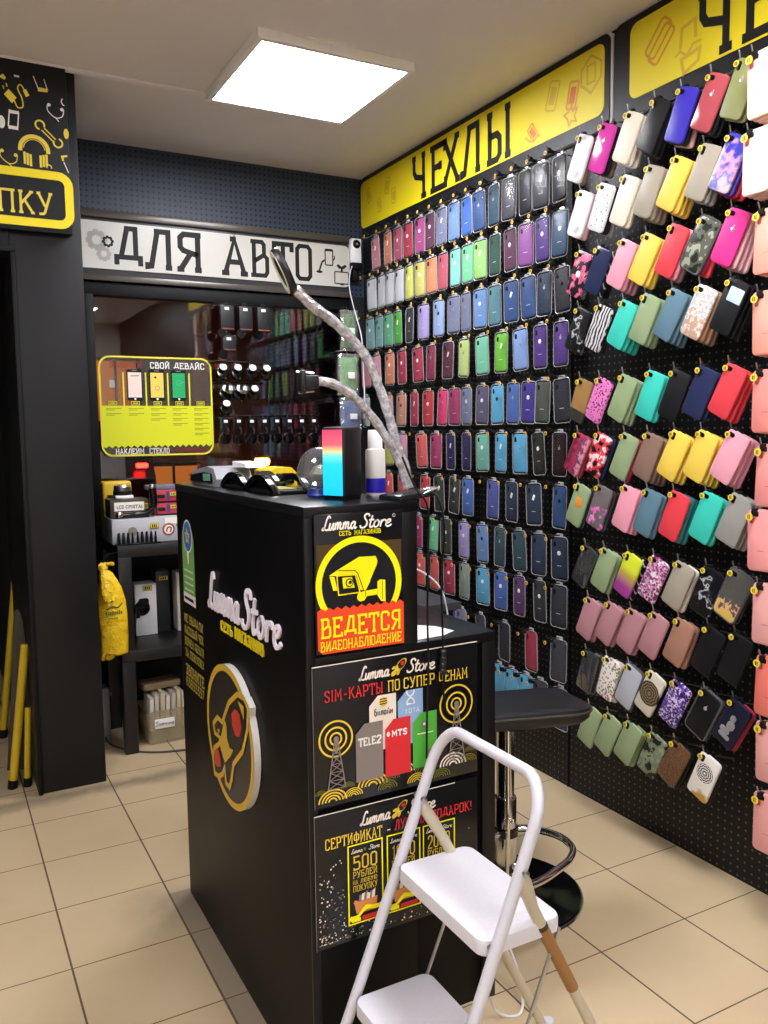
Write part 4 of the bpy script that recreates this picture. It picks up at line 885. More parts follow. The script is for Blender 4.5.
# ---- left panel: cases in clear blister boxes, (colour words, hex)
K = dict(dr=('dusty rose', 'c0707e'), to=('terracotta', 'cf7350'), rr=('rose red', 'b0405c'), cr=('crimson', 'ad2c46'), mg=('magenta', 'a83a7c'), pl=('plum', '5c2f4a'), sl=('slate lavender', '6b7396'), sb=('steel blue', '5b86c6'), rb=('royal blue', '2e62c4'), nb=('navy blue', '2a4a84'), tn=('teal navy', '27465e'), dg=('dark grey', '3e3e46'), bk=('black', '1b1b22'), ds=('dark slate', '30323c'),
 cg=('clear grey', 'b9bdc2'), ly=('lime yellow', 'cfd648'), oy=('olive yellow', 'c9c055'), og=('orange', 'e07f50'), rp=('red pink', 'c9495c'), mt=('mint turquoise', '6ed8b8'), gm=('green mint', '62c88a'), lg=('light green', '86c860'), gn=('dark green', '2c5244'), pm_=('bright purple', '8c3f96'), dp=('deep purple', '4c2d86'), nt=('navy teal', '2f4f72'),
 tg=('teal grey', '6fa2a6'), tl=('pale teal', '5fa6a0'), cgn=('clear green', '4fae7c'), bg=('bright green', '44b43a'), bgr=('blackish grey', '34383a'), lv=('lavender', '9a8ad0'), lb=('light blue', '82a0d4'), te=('teal', '4a7f8c'), dn=('dark navy', '27364e'), ch=('charcoal', '2a2c34'),
 pk=('pink', 'd08098'), bu=('burgundy', '8a2a44'), pu=('dark plum', '562838'), ll=('light lime', 'b2cf6a'), mn=('mint', '63c096'), vg=('vivid green', '62c32a'), pb=('periwinkle', '6f92d2'),
 pp=('peach pink', 'cf8a7c'), ro=('terracotta rose', 'c0785e'), rd=('red', 'c42c34'), hp=('hot pink', 'e02c68'), rs=('raspberry', 'a42c5e'), spp=('slate purple', '54506e'), sk=('sky blue', '46a4d4'), bl=('blue', '3c62b4'), ind=('indigo', '3a2f94'), dol=('dark olive', '4a5048'),
 cor=('coral red', 'e0504c'), ink=('dark indigo', '2d2458'), sg=('sea green', '5fae98'), ob=('olive black', '282a22'), br=('black and red', '2a1518'), lm=('lime', 'b3c04a'), blk=('dark olive black', '343a30'), vb=('violet blue', '4450a4'), dt=('dark teal', '2f4c56'), sgr=('sage grey', '7d9686'), pup=('plum purple', '5a3566'))
def dull(h):
    v = [int(h[i:i+2], 16) for i in (0, 2, 4)]; g_ = sum(v)/3
    return ''.join('%02x' % max(0, min(255, round((.78*c+.22*g_)*.93+6))) for c in v)
ROWS = [
 (2.282, [3.868, 3.739, 3.638, 3.541, 3.43, 3.341, 3.242, 3.143, 3.045, 2.954, 2.85, 2.749, 2.646, 2.553, 2.447], 'dr to rr cr mg pl sl sb rb nb tn dg bk ds bk'),
 (2.085, [3.916, 3.813, 3.723, 3.627, 3.532, 3.433, 3.33, 3.233, 3.133, 3.038, 2.945, 2.842, 2.74, 2.641, 2.541, 2.443], 'cg cg cg cg ly oy og rp mt gm lg gn pl pm_ dp nt'),
 (1.885, [3.941, 3.84, 3.742, 3.647, 3.533, 3.404, 3.271, 3.148, 3.052, 2.946, 2.844, 2.733, 2.625, 2.529, 2.427], 'tg tl cgn bg bgr lv lb sl sl sb te nb nb dn ch'),
 (1.692, [3.993, 3.877, 3.735, 3.611, 3.458, 3.341, 3.196, 3.069, 2.932, 2.799, 2.673, 2.551, 2.433], 'dr pk to cr cr bu pu ll mn vg pb dp dp'),
 (1.485, [4.0, 3.743, 3.621, 3.495, 3.369, 3.244, 3.144, 3.048, 2.932, 2.825, 2.719, 2.622, 2.537, 2.425], 'cg pp ro cr rd hp rs sl spp sk bl ind dol ch'),
 (1.288, [3.754, 3.616, 3.429, 3.301, 3.176, 3.051, 2.931, 2.801, 2.675, 2.557, 2.436], 'lm pk cor rs ink ink sg sk sk ob br'),
 (1.092, [3.758, 3.614, 3.403, 3.276, 3.149, 3.041, 2.856, 2.727, 2.586, 2.434], 'cor cor rd blk blk bl vb dn dn nb'),
 (.899, [3.465, 3.334, 3.221, 3.074, 2.932, 2.807, 2.676, 2.554, 2.432], 'rs gm blk lv sb dt dt dn dn'),
 (.716, [3.456, 3.324, 3.195, 3.071, 2.929, 2.8, 2.675, 2.546, 2.434], 'cor cor cr sgr sk bl pup ds ds'),
 (.507, [3.191, 3.096, 2.945, 2.775, 2.598, 2.434], 'ind sl dg ch cr dg'),
 (.322, [2.814, 2.725, 2.636, 2.540, 2.421], 'sk sk sk dg dp')]
ROWN = ['top', 'second', 'third', 'fourth', 'fifth', 'sixth', 'seventh', 'eighth', 'ninth', 'tenth', 'lowest']
for ri, (zc, ys, cs) in enumerate(ROWS):
    for i, (yc, k) in enumerate(zip(ys, cs.split())):
        nm, hx = K[k]
        lab = f'{nm} phone case in clear box, {ORD[i]} from left in {ROWN[ri]} row of boxes'
        o = thing('boxed_phone_case', lab, 'phone case', (2.057, yc, zc), f'boxed cases in the {ROWN[ri]} row', (rnd.uniform(-.02, .02), rnd.gauss(.0, .035), RZ+rnd.uniform(-.12, .12)))
        sh = inst('shell', SHELLB, o, plain(dull(hx), .55, .25))
        inst('camera_opening', CAMB, sh)
        q = rnd.random()
        if ri < 9 and k != 'cg':
            inst(*(('round_sticker', RINGM) if q < .3 else ('paper_sticker', RECTM) if q < .52 else ('logo_opening', DARKDOT) if q < .62 else ('logo', LOGOM) if q < .8 else ('maker_line', TXT)), sh)
            if q < .6: inst('maker_line', TXT, sh)
        inst('clear_box', BLIS, o); inst('box_rim', RIMM, o); inst('hang_tab', TABM, o)
        hook(yc, zc+.084, 1, f'black hook with amber tag over {ORD[i]} box in {ROWN[ri]} row of boxes', 'hooks of the boxed cases')
# ---- right panel: bare cases hung in stacks by their camera opening
COLS = [[2.251, 2.142, 2.028, 1.918, 1.82, 1.71, 1.636], [2.25, 2.145, 2.04, 1.94, 1.833, 1.735, 1.655], [2.25, 2.158, 2.045, 1.948, 1.842, 1.734, 1.635], [2.253, 2.15, 2.042, 1.947, 1.838, 1.738, 1.632],
 [2.238, 2.148, 2.034, 1.918, 1.825, 1.725, 1.63], [2.248, 2.148, 2.024, 1.925, 1.82, 1.717, 1.612], [2.242, 2.138, 2.021, 1.923, 1.815, 1.696, 1.60], [2.205, 2.120, 2.000, 1.893, 1.796, 1.688, 1.595], [2.188, 2.083, 1.985, 1.888, 1.788, 1.678, 1.586], [2.195, 2.093, 1.992, 1.898, 1.797, 1.686, 1.582], [2.178, 2.088, 1.99, 1.887, 1.81, 1.683, 1.6]]
ROWZ = [2.287, 2.10, 1.905, 1.717, 1.480, 1.295, 1.120, .905, .728, .537, .345]
PL = dict(ivory='e8dfcc', inknavy='1a1b30', black='151518', indigo='3a2fb4', magenta='d643a8', terracotta='b4525a', olive='8a8f5c', taupe='a89f8e', yellow='f2cf56', pink='ef9fb2', red='e2434e', hotpink='e0358c', palepink='e3b0b4', turquoise='3cc9b6', sage='93a67c', slate='5d7f90', tan='a9805f', navy='2c3354', brown='8a6f60', teal='2f7f80', grey='9b9a94', dusty='b8848c', brownpink='a87c68', crimson='a8324c', silver='b9bcc4', purple='5a45b8', cream='e6dccb', lightpink='f0a8b8')
# each: (words for the front case, front style, list of styles behind)
ST = [
 [('white marbled', 'marble', ['brown']), ('magenta', 'magenta', ['black', 'brown']), ('ivory', 'ivory', ['ivory', 'cream']), ('black', 'black', ['black', 'black']), ('indigo', 'indigo', ['black', 'palepink', 'black']), ('terracotta', 'terracotta', ['black', 'black']), ('olive green', 'olive', ['olive'])],
 [('white pink', 'marble', ['palepink']), ('white dotted', 'dots', ['black', 'silver']), ('ivory', 'ivory', ['ivory']), ('taupe', 'taupe', ['taupe', 'taupe', 'taupe']), ('yellow', 'yellow', ['yellow', 'yellow', 'yellow']), ('taupe grey', 'taupe', ['grey', 'grey']), ('blue holographic', 'holo', ['purple', 'crimson', 'red'])],
 [('pink and black clock', 'clock_pink', ['clear']), ('glossy dark navy', 'navy', ['stripes', 'black']), ('pink', 'pink', ['pink', 'pink', 'pink']), ('yellow', 'yellow', ['yellow', 'yellow']), ('red', 'red', ['pink', 'dusty']), ('grey camouflage', 'camo', ['crimson', 'red']), ('hot pink', 'hotpink', ['palepink', 'palepink', 'palepink'])],
 [('black silver swirl', 'silver_swirl', ['smoke']), ('zebra striped', 'zebra', ['black']), ('turquoise', 'turquoise', ['turquoise', 'turquoise', 'turquoise']), ('sage green', 'sage', ['sage', 'sage']), ('slate blue', 'slate', ['slate', 'slate', 'slate']), ('silver glitter', 'glitter', ['tan', 'tan', 'brown']), ('black stickered', 'black', ['black', 'black'])],
 [('tan and black', 'tan_black', ['black']), ('pink leopard', 'leopard_pink', ['black', 'black']), ('sage green', 'sage', ['sage', 'sage']), ('turquoise', 'turquoise', ['turquoise']), ('black', 'black', []), ('navy', 'navy', ['navy']), ('red', 'red', ['red', 'red'])],
 [('sparkling wine red', 'sparkle_red', ['crimson']), ('red and white floral', 'red_floral', ['navy', 'black']), ('sage green', 'sage', ['crimson']), ('brown', 'brown', ['brown', 'brown', 'brown']), ('yellow', 'yellow', ['yellow', 'yellow']), ('yellow', 'yellow', ['yellow', 'yellow', 'yellow']), ('light pink', 'lightpink', ['lightpink', 'pink'])],
 [('green picture', 'sage', ['smoke']), ('clear pink flower', 'flower_clear', ['smoke']), ('pink', 'pink', ['pink', 'pink']), ('slate teal', 'slate', ['slate']), ('red', 'red', ['teal', 'teal']), ('turquoise', 'turquoise', ['turquoise']), ('grey', 'grey', ['grey', 'grey'])],
 [('clear black', 'smoke', []), ('sage green', 'sage', ['sage']), ('lime to purple', 'gradient', ['stripes']), ('purple flower', 'floral_pink', []), ('grey brown', 'taupe', ['cream']), ('silver swirl', 'silver_swirl', []), ('gold sand', 'gold_sand', ['smoke'])],
 [('dusty pink', 'dusty', ['dusty']), ('dusty pink', 'dusty', ['dusty']), ('dusty pink', 'dusty', ['dusty']), ('dusty pink', 'dusty', []), ('tan brown', 'brownpink', ['brownpink']), ('black', 'black', []), ('black', 'black', [])],
 [('smoky clear', 'smoke', ['smoke', 'clear']), ('white floral', 'floral_white', ['cream']), ('silver grey', 'silver', ['black']), ('cream mandala', 'mandala_dark', ['black']), ('purple floral', 'floral_purple', []), ('smoky black', 'black', ['smoke']), ('dark navy with silver figure', 'inknavy', ['crimson'])],
 [('sage green', 'sage', []), ('sage green', 'sage', []), ('sage green', 'sage', ['sage']), ('green camouflage', 'camo_green', ['black']), ('brown leopard', 'leopard_brown', ['black', 'black']), ('white and gold mandala', 'mandala', ['black'])],
]
GLOSSY = {'magenta', 'terracotta', 'navy'}
def style(s): return plain(PL[s], .16 if s in GLOSSY else .42) if s in PL else fancy(s)
PATCH = template('picture', lambda b: add_slab(b, .03, .036, .0012, .01, .0003, (.002, -.0056, .012)), pm('patch_orange', 'e8962e', .5))
PALE = template('pale_sticker', lambda b: add_slab(b, .05, .04, .0012, .003, .0003, (.008, -.0056, .035)), pm('patch_blue', 'c4dcec', .4))
DIAL = template('dial', lambda b: add_slab(b, .022, .022, .0014, .0108, .0004, (0, -.0057, 0)), CREAM)
FRAME = template('frame_band', lambda b: add_tube(b, [(u, 0, v) for u, v in rrect(.079, .151, .014, 5)], .0048, 8, closed=True), pm('clear_dark_band', '55565a', .15))
def _fig(b):
    for a, c, w_, h_ in ((.0, .02, .018, .022), (.004, -.004, .026, .03), (-.006, -.028, .034, .02), (.0, -.045, .04, .014)): add_slab(b, w_, h_, .0014, min(w_, h_)*.45, .0004, (a, -.0058, c))
FIG = template('silver_figure', _fig, pm('figure_silver', 'b8bcc0', .3, .5))
for c_ in COLS:
    for q in range(1, 7): c_[q] = min(c_[q], c_[q-1]-.093)
for ri, row in enumerate(ST):
    for ci, (words, front, behind) in enumerate(row):
        yc, zc = COLS[ri][ci]+rnd.uniform(-.003, .003), ROWZ[ri]+rnd.uniform(-.004, .004)
        th = math.radians(rnd.uniform(24, 31) if ri < 4 else rnd.uniform(22, 29))
        if ri in (9,) and ci in (0, 1): th = math.radians(17)
        hook(yc, zc+.062, 2, f'silver hook with yellow tag holding {ORD[ci]} stack in {ROWN[ri]} stack row', 'hooks of the hanging stacks')
        for d, s in enumerate([front]+behind):
            rel = th-d*math.radians(1.6)+rnd.uniform(-.015, .015)
            # pivot on the hook: the opening at (-.026,+.058)
            px, pz = -.026, .058
            cy_ = yc+(px*math.cos(rel)+pz*math.sin(rel)); cz_ = zc+.062-.0055*d-(-px*math.sin(rel)+pz*math.cos(rel))
            nice = words if d == 0 else {'palepink': 'pale pink', 'hotpink': 'hot pink', 'lightpink': 'light pink', 'brownpink': 'tan brown', 'dusty': 'dusty pink', 'sage': 'sage green', 'stripes': 'striped black', 'smoke': 'smoky clear'}.get(s, s.replace('_', ' '))
            lab = f'{nice} phone case, front of {ORD[ci]} stack in {ROWN[ri]} stack row' if d == 0 else f'{nice} phone case, {ORD[d]} behind the front of {ORD[ci]} stack in {ROWN[ri]} stack row'
            if d: lab = f'{nice} phone case, {ORD[d]} in {ORD[ci]} stack of {ROWN[ri]} stack row'
            o = thing('phone_case', lab, 'phone case', (1.978+.0165*d, cy_, cz_), f'cases on the {ORD[ci]} hook of the {ROWN[ri]} stack row', (0, rel, RZ))
            sh = inst('shell', SHELL, o, style(s))
            inst('camera_opening', CAMV if (ri+ci) % 3 == 0 else CAMO, sh)
            if d == 0:
                if (ri, ci) in ((0, 5), (0, 6), (2, 6), (9, 5)): inst('logo', LOGOM, sh)
                if (ri, ci) == (0, 1): inst('round_sticker', LOGOM, sh)
                if (ri, ci) == (6, 0): inst('picture', PATCH, sh)
                if (ri, ci) == (3, 6): inst('pale_sticker', PALE, sh)
                if (ri, ci) == (2, 0): inst('dial', DIAL, sh)
                if (ri, ci) == (9, 6): inst('silver_figure', FIG, sh)
                if (ri, ci) in ((9, 5), (9, 2), (7, 6), (2, 5)): inst('frame_band', FRAME, sh)
# ---- pale pink cases down the right edge
EDGE = [(1.520, 2.255, 'f2cdb8', 'pale peach'), (1.530, 2.064, 'f4d3c8', 'whitish pink'), (1.490, 1.856, 'eda793', 'peach'), (1.490, 1.649, 'eba08e', 'peach coral'), (1.486, 1.447, 'ea8f86', 'coral pink'), (1.470, 1.253, 'e99490', 'rose coral'), (1.492, 1.081, 'ee9c9a', 'salmon pink'), (1.472, .886, 'e6a6a2', 'light rose'), (1.459, .692, 'e87a6c', 'coral'), (1.453, .514, 'dfa09a', 'dusty rose'), (1.456, .317, 'dc9c98', 'muted rose')]
for i, (yc, zc, hx, nm) in enumerate(EDGE):
    yc -= .012+.004*i/2
    hook(yc+.022, zc+.070, 3, f'silver hook with yellow tag holding {ORD[i]} pink stack down the right edge', 'hooks down the right edge')
    for d in range(4 if i in (0, 1, 6) else 3):
        o = thing('phone_case', f'{nm} phone case, '+('front' if d == 0 else ORD[d])+f' of {ORD[i]} stack down the right edge', 'phone case', (1.925+.0165*d, yc-.002*d, zc-.002*d), f'cases of the {ORD[i]} stack down the right edge', (0, math.radians(1.5)*(i % 3-1), RZ))
        sh = inst('shell', SHELLP, o, plain(hx, .38)); inst('camera_opening', CAMP, sh, pm('opening_pink', 'b0564e', .5))
        if d == 0: inst('maker_line', TXT, sh, MATS['opening_pink'])
# ------------------------------------------------------------------ items at the window
wp = thing('poster_sheet', 'yellow green framed sheet with phone pictures stuck on the dark window', 'poster', (.973, YB-.03, 1.28))
FR = [(u+.973, v+1.513) for u, v in rrect(.527, .460, .05, 8)]
b = bm_new(); add_prism(b, FR, lambda u, v, d: Vector((u, YB-.034-d, v)), 0, .003); obj('clear_sheet', b, clear_mat('sheet_clear', 'f0ead8', .03, .1, .04), wp, 0)
P = Print((0, YB-.038, 0), (1, 0, 0), (0, 0, 1), (0, -1, 0))
P.g = 'yellow_frame'; P.stroke('f', FR, .0085, 1, closed=True)
zg = [(1.232-.522*i/36, 1.330-(.012 if i % 2 else 0)) for i in range(37)]
P.g = 'lime_field'; P.poly('l', [(.713, 1.516), (.713, 1.33)]+zg[::-1]+[(1.232, 1.516)], .5)
P.g = 'heading'; P.text('r', 'ЗАЩИТИ', .755, .905, 1.697, .024, .16, 2); P.text('w', 'СВОЙ', .942, 1.035, 1.694, .026, .17, 2); P.text('w', 'ДЕВАЙС', 1.055, 1.205, 1.694, .026, .17, 2)
P.g = 'bottom_line'; P.text('w', 'НАКЛЕИМ', .768, .900, 1.290, .024, .17, 2); P.text('w', 'СТЕКЛО', .925, 1.02, 1.290, .024, .17, 2); P.rect('rr', 1.04, 1.20, 1.294, 1.312, .6)
for i, k in enumerate(('s0', 's1', 's2', 's3', 's4')):
    cx = .764+.104*i; P.g = 'phone_picture#%d' % i
    if i in (1, 2, 3):
        P.poly('b', [(cx+u, 1.613+v) for u, v in rrect(.072, .146, .008)], 2); P.rect(k, cx-.031, cx+.031, 1.555, 1.672, 3); P.disc('w', cx, 1.548, .005, 3); P.rect('gy', cx-.012, cx+.012, 1.679, 1.683, 3)
    elif i == 0: P.rect('s0', cx-.012, cx+.012, 1.60, 1.635, 2)
    P.poly('b', [(cx+u, 1.528+v) for u, v in rrect(.04, .018, .004)], 3.5); P.box('f', cx-.018, cx+.018, 1.520, 1.536, .003, 4)
    for q in range(4): P.rect('f', cx-.011+q*.006, cx-.007+q*.006, 1.524, 1.532, 4)
    if i: P.rect('f', cx-.056, cx-.049, 1.516, 1.672, 2)
    for q in range((2, 2, 3, 4, 6)[i]):
        P.g = 'text_column#%d' % i
        for e in (0, 1): P.stroke('t', [(cx-.033, 1.503-q*.024-e*.007), (cx+.038-e*.03, 1.503-q*.024-e*.007)], .003, 1.5)
P.g = 'phone_picture#3'; P.stroke('t2', [(1.085-.02, 1.62), (1.085+.02, 1.63)], .002, 4); P.circle('t2', 1.077, 1.625, .012, .002, 4, 16); P.g = 'phone_picture#2'; P.circle('gy', .973, 1.60, .01, .002, 4, 14); P.disc('b', .965, 1.65, .005, 4); P.g = 'phone_picture#1'; P.stroke('gy', [(.85, 1.655), (.888, 1.657)], .004, 4)
P.build(wp, {'f': ('yellow_frame', pm('poster_lime', 'e2d83a', .5)), 'l': ('lime_field', pm('poster_field', 'dbe01e', .5)), 'r': ('red_word', pm('dim_red', '8c2a22', .5)), 'rr': ('dim_red_bar', pm('dim_red2', '6a241e', .5)), 'w': ('white_words', CREAM), 'b': ('phone_outlines', BLACKM), 's0': ('plain_glass_picture', pm('pic_grey', 'a9a098', .5)), 's1': ('white_phone_screen', pm('pic_white', 'f0ddd0', .5)), 's2': ('yellow_phone_screen', pm('pic_yellow', 'ead05a', .5)), 's3': ('green_phone_screen', pm('pic_green', '18a860', .5)), 'gy': ('grey_details', PGREY), 't': ('small_lines', pm('lime_dark', '8f9418', .5)), 't2': ('screen_drawing', pm('green_lite', '3fc484', .5))})
# holders for cars hanging in rows in front of the glass
rail_m = pm('rail_black', '0e0e10', .4, .5)
GY = 4.035
def rail(z_, x0, x1, label):
    b = bm_new(); add_tube(b, [(x0, GY+.02, z_), (x1, GY+.02, z_)], .004, 8)
    for x_ in (x0+.01, x1-.01): add_tube(b, [(x_, GY+.02, z_), (x_, YB-.006, z_)], .004, 8)
    tag(obj('hanging_rail', b, rail_m), label, 'rail')
def arm_holder(x_, z_, label):
    o = thing('car_phone_holder', label, 'car phone holder', (x_, GY, z_), 'car holders in the low row')
    b = bm_new(); bx(b, x_-.016, x_+.016, GY-.006, GY+.006, z_-.03, z_+.02, .003); obj('hang_card', b, BLACKM, o)
    b = bm_new(); bx(b, x_-.011, x_+.009, GY-.0085, GY-.006, z_-.004, z_+.010, .0008); obj('price_label', b, WHITEP, o)
    b = bm_new(); add_tube(b, catmull([(x_+.004, GY-.004, z_-.028), (x_+.006, GY-.018, z_-.05), (x_-.004, GY-.03, z_-.066)], 4), .0075, 8); obj('arm', b, BLACKM, o)
    b = bm_new(); M = Matrix.Rotation(PI/2, 4, 'X') @ Matrix.Rotation(.3, 4, 'X'); add_lathe(b, [(0, -.012), (.026, -.010), (.029, 0), (.026, .010), (.01, .014), (0, .014)], (x_-.012, GY-.02, z_-.083), 24, M); obj('suction_cup', b, BLACKG, o)
    b = bm_new(); add_tube(b, catmull([(x_-.004, GY, z_+.018), (x_-.003, GY+.022, z_+.03), (x_, GY+.022, z_+.036)], 3), .002, 6); obj('hook_loop', b, STEEL, o)
rail(1.466, 1.26, 1.80, 'lowest black rail in front of the dark window')
for i in range(8): arm_holder(1.292+.0675*i, 1.437, f'black car holder with white label, {ORD[i]} from left on the lowest rail')
def boxed_holder(x_, z_, label, h=.12):
    o = thing('holder_box', label, 'boxed car holder', (x_, GY, z_), 'dark packs on the top rail')
    b = bm_new(); bx(b, x_-.034, x_+.034, GY-.02, GY+.01, z_-h, z_, .002); obj('carton', b, pm('carton_slate', '15171b', .5), o)
    b = bm_new(); bx(b, x_-.014, x_+.008, GY-.022, GY-.02, z_-.022, z_-.009, .0005); obj('price_label', b, WHITEP, o)
    b = bm_new(); bx(b, x_-.03, x_+.03, GY-.0215, GY-.02, z_-h+.006, z_-h+.011, .0003); obj('red_stripe', b, pm('stripe_red', '8a4038', .5), o)
    b = bm_new(); bx(b, x_-.012, x_+.012, GY-.006, GY-.003, z_, z_+.018, .001); obj('hang_tab', b, BLACKM, o)
    b = bm_new(); M = Matrix.Rotation(PI/2, 4, 'X'); add_lathe(b, [(0, -.006), (.022, -.006), (.024, 0), (.022, .006), (0, .006)], (x_-.03, GY-.014, z_-h-.014), 20, M); obj('holder_disc', b, BLACKG, o)
rail(2.012, 1.26, 1.56, 'highest black rail in front of the dark window')
for i in range(3): boxed_holder(1.312+.094*i, 2.0, f'dark slate carton, {ORD[i]} from left on the highest window rail')
boxed_holder(1.318, 1.855, 'dark slate carton hanging below the others at the left of the window rails', .075)
def round_holder(x_, z_, label, foil=False):
    o = thing('magnetic_car_holder', label, 'car phone holder', (x_, GY, z_), 'white topped car holders')
    b = bm_new(); M = Matrix.Rotation(PI/2, 4, 'X') @ Matrix.Rotation(-.35, 4, 'X')
    add_lathe(b, [(0, -.02), (.03, -.018), (.033, -.006), (.026, .004), (0, .006)], (x_, GY-.01, z_-.028), 22, M); obj('base', b, BLACKG, o)
    b = bm_new(); M = Matrix.Rotation(1.0, 4, 'X'); add_lathe(b, [(0, -.004), (.017, -.004), (.019, 0), (.017, .005), (0, .006)], (x_, GY-.026, z_), 20, M); obj('white_pad', b, WHITEP, o)
    if foil:
        b = bm_new(); add_lathe(b, [(0, -.03), (.02, -.026), (.03, -.01), (.024, .012), (.012, .022), (0, .024)], (x_+.02, GY-.03, z_), 9); obj('foil_wrap', b, pm('foil', 'c9c9cc', .2, 1.), o, 10)
    b = bm_new(); add_tube(b, [(x_, GY+.0, z_-.01), (x_, GY+.022, z_+.03)], .003, 6); obj('hook_loop', b, STEEL, o)
rail(1.732, 1.22, 1.56, 'second black rail in front of the dark window')
for i in range(4): round_holder(1.281+.075*i, 1.702, f'black car holder with white pad, {ORD[i]} from left on the second rail')
rail(1.63, 1.24, 1.50, 'third black rail in front of the dark window')
for i, (x_, f_) in enumerate(((1.29, True), (1.362, True), (1.44, False))): round_holder(x_, 1.60, f'black car holder, {ORD[i]} from left on the third rail'+(', with foil wrap' if f_ else ', bare white pad'), f_)
round_holder(1.292, 1.527, 'single black car holder with white pad between third and lowest rails')

# white camera box in the corner, with its cable
sc_ = thing('security_camera', 'small white box camera with black lens beside the white sign', 'security camera', (2.037, 4.07, 2.22))
b = bm_new(); bx(b, 2.008, 2.066, 4.05, 4.10, 2.268, 2.392, .004); obj('body', b, WHITEP, sc_)
b = bm_new(); M = Matrix.Rotation(PI/2, 4, 'X'); add_lathe(b, [(0, 0), (.022, 0), (.022, .003), (.015, .006), (.008, .004), (0, .004)], (2.037, 4.05, 2.363), 24, M); obj('lens', b, BLACKG, sc_)
b = bm_new(); M = Matrix.Rotation(PI/2, 4, 'X'); add_lathe(b, [(0, 0), (.006, 0), (.006, .002), (0, .002)], (2.037, 4.045, 2.363), 16, M); obj('lens_glint', b, PGREY, sc_)
b = bm_new(); bx(b, 2.008, 2.07, 4.045, YB, 2.236, 2.267, .003); bx(b, 2.02, 2.055, 4.06, YB, 2.18, 2.236, .003); obj('bracket', b, BLACKM, sc_)
b = bm_new(); add_tube(b, catmull([(2.004, 4.04, 2.245), (1.985, 4.03, 2.20), (1.962, 3.99, 2.124), (1.981, 3.98, 2.02), (1.983, 3.90, 1.86), (1.99, 3.90, 1.70), (1.995, 3.90, 1.548), (2.0, 3.92, 1.45)], 6), .003, 6)
tag(obj('white_cable', b, WHITE), 'thin white cable hanging from the corner camera', 'cable')
# film pouches in the corner
def pouch(x_, y_, z_, w_, h_, label, col, col2):
    o = thing('clear_pouch', label, 'pouch', (x_, y_, z_), 'pouches hanging in the corner')
    def pillow(k, thick):
        b = bm_new(); n = 8; gr_ = []
        for side in (-1, 1):
            g_ = []
            for i in range(n+1):
                row = []
                for j in range(n+1):
                    u, v = i/n-.5, j/n-.5; e = max(0, (1-(2*u)**2)*(1-(2*v)**2))**.5
                    row.append(b.verts.new((x_+u*w_*k, y_+side*thick*e+.0015*side+.006*math.sin(14*v+9*u)+.004*math.sin(31*u-12*v), z_-h_/2+v*h_*k)))
                g_.append(row)
            gr_.append(g_)
            for i in range(n):
                for j in range(n): b.faces.new((g_[i][j], g_[i+1][j], g_[i+1][j+1], g_[i][j+1]))
        return b
    obj('pouch_film', pillow(1, .02), clear_mat('pouch_film', 'ffffff', .12, .05, .12) if 'pouch_film' not in MATS else MATS['pouch_film'], o)
    t_ = pm('pouch_'+col, col, .4); obj('folded_contents', pillow(.82, .012), t_, o)
    b = bm_new(); bx(b, x_-w_*.12, x_+w_*.2, y_-.03, y_-.026, z_-h_*.6, z_-h_*.45, .001); obj('paper_insert', b, pm('pouch_'+col2, col2, .5), o)
    b = bm_new(); add_tube(b, [(x_, y_, z_-.004), (x_, y_+.03, z_+.02), (x_, YB, z_+.024)], .0025, 6); obj('hook', b, STEEL, o)
pouch(1.955, 3.99, 2.01, .10, .21, 'green film pouch hanging highest in the corner by the window', '3f7a3a', 'cfe6c4')
pouch(1.940, 3.975, 1.785, .12, .215, 'white and green film pouch, middle of those hanging in the corner', '7fb878', 'f2f2ee')
pouch(1.942, 3.96, 1.56, .125, .19, 'blue and white film pouch hanging lowest in the corner', '3a5f9a', 'dfe3ea')

# ------------------------------------------------------------------ stacked side tables with goods
def side_table(z0, label):
    o = thing('side_table', label, 'side table', (.95, 3.84, z0), 'two stacked black side tables')
    b = bm_new(); bx(b, .675, 1.225, 3.63, 4.05, z0+.405, z0+.455, .002); obj('table_top', b, pm('table_black', '1a1817', .4), o)
    for a, c in ((.675, 3.63), (1.17, 3.63), (.675, 3.995), (1.17, 3.995)):
        b = bm_new(); bx(b, a, a+.055, c, c+.055, z0, z0+.405, .002); obj('leg', b, MATS['table_black'], o)
side_table(0, 'black square side table standing on the floor between pillar and counter')
side_table(.456, 'black square side table stacked on the lower one, carrying boxes')
ZT, ZM = .912, .456
def carton(name, label, cat, x0, x1, y0, y1, z0, z1, m, extra=None, group=None):
    o = thing(name, label, cat, ((x0+x1)/2, (y0+y1)/2, z0), group)
    b = bm_new(); bx(b, x0, x1, y0, y1, z0, z1, .003); obj('carton', b, m, o)
    if extra: extra(o)
    return o
def ytag(o, x0, x1, y_, z0, z1):
    b = bm_new(); bx(b, x0, x1, y_-.0025, y_, z0, z1, .0008); p_ = obj('price_tag', b, TAGC, o)
    P = Print((0, y_-.003, 0), (1, 0, 0), (0, 0, 1), (0, -1, 0)); P.box('k', x0+.001, x1-.001, z0+.001, z1-.001, .0018, 1)
    for q in range(3): P.rect('k', x0+(x1-x0)*(.2+.22*q), x0+(x1-x0)*(.35+.22*q), z0+.005, z1-.005, 1)
    P.build(o, {'k': ('tag_figures', INK)})
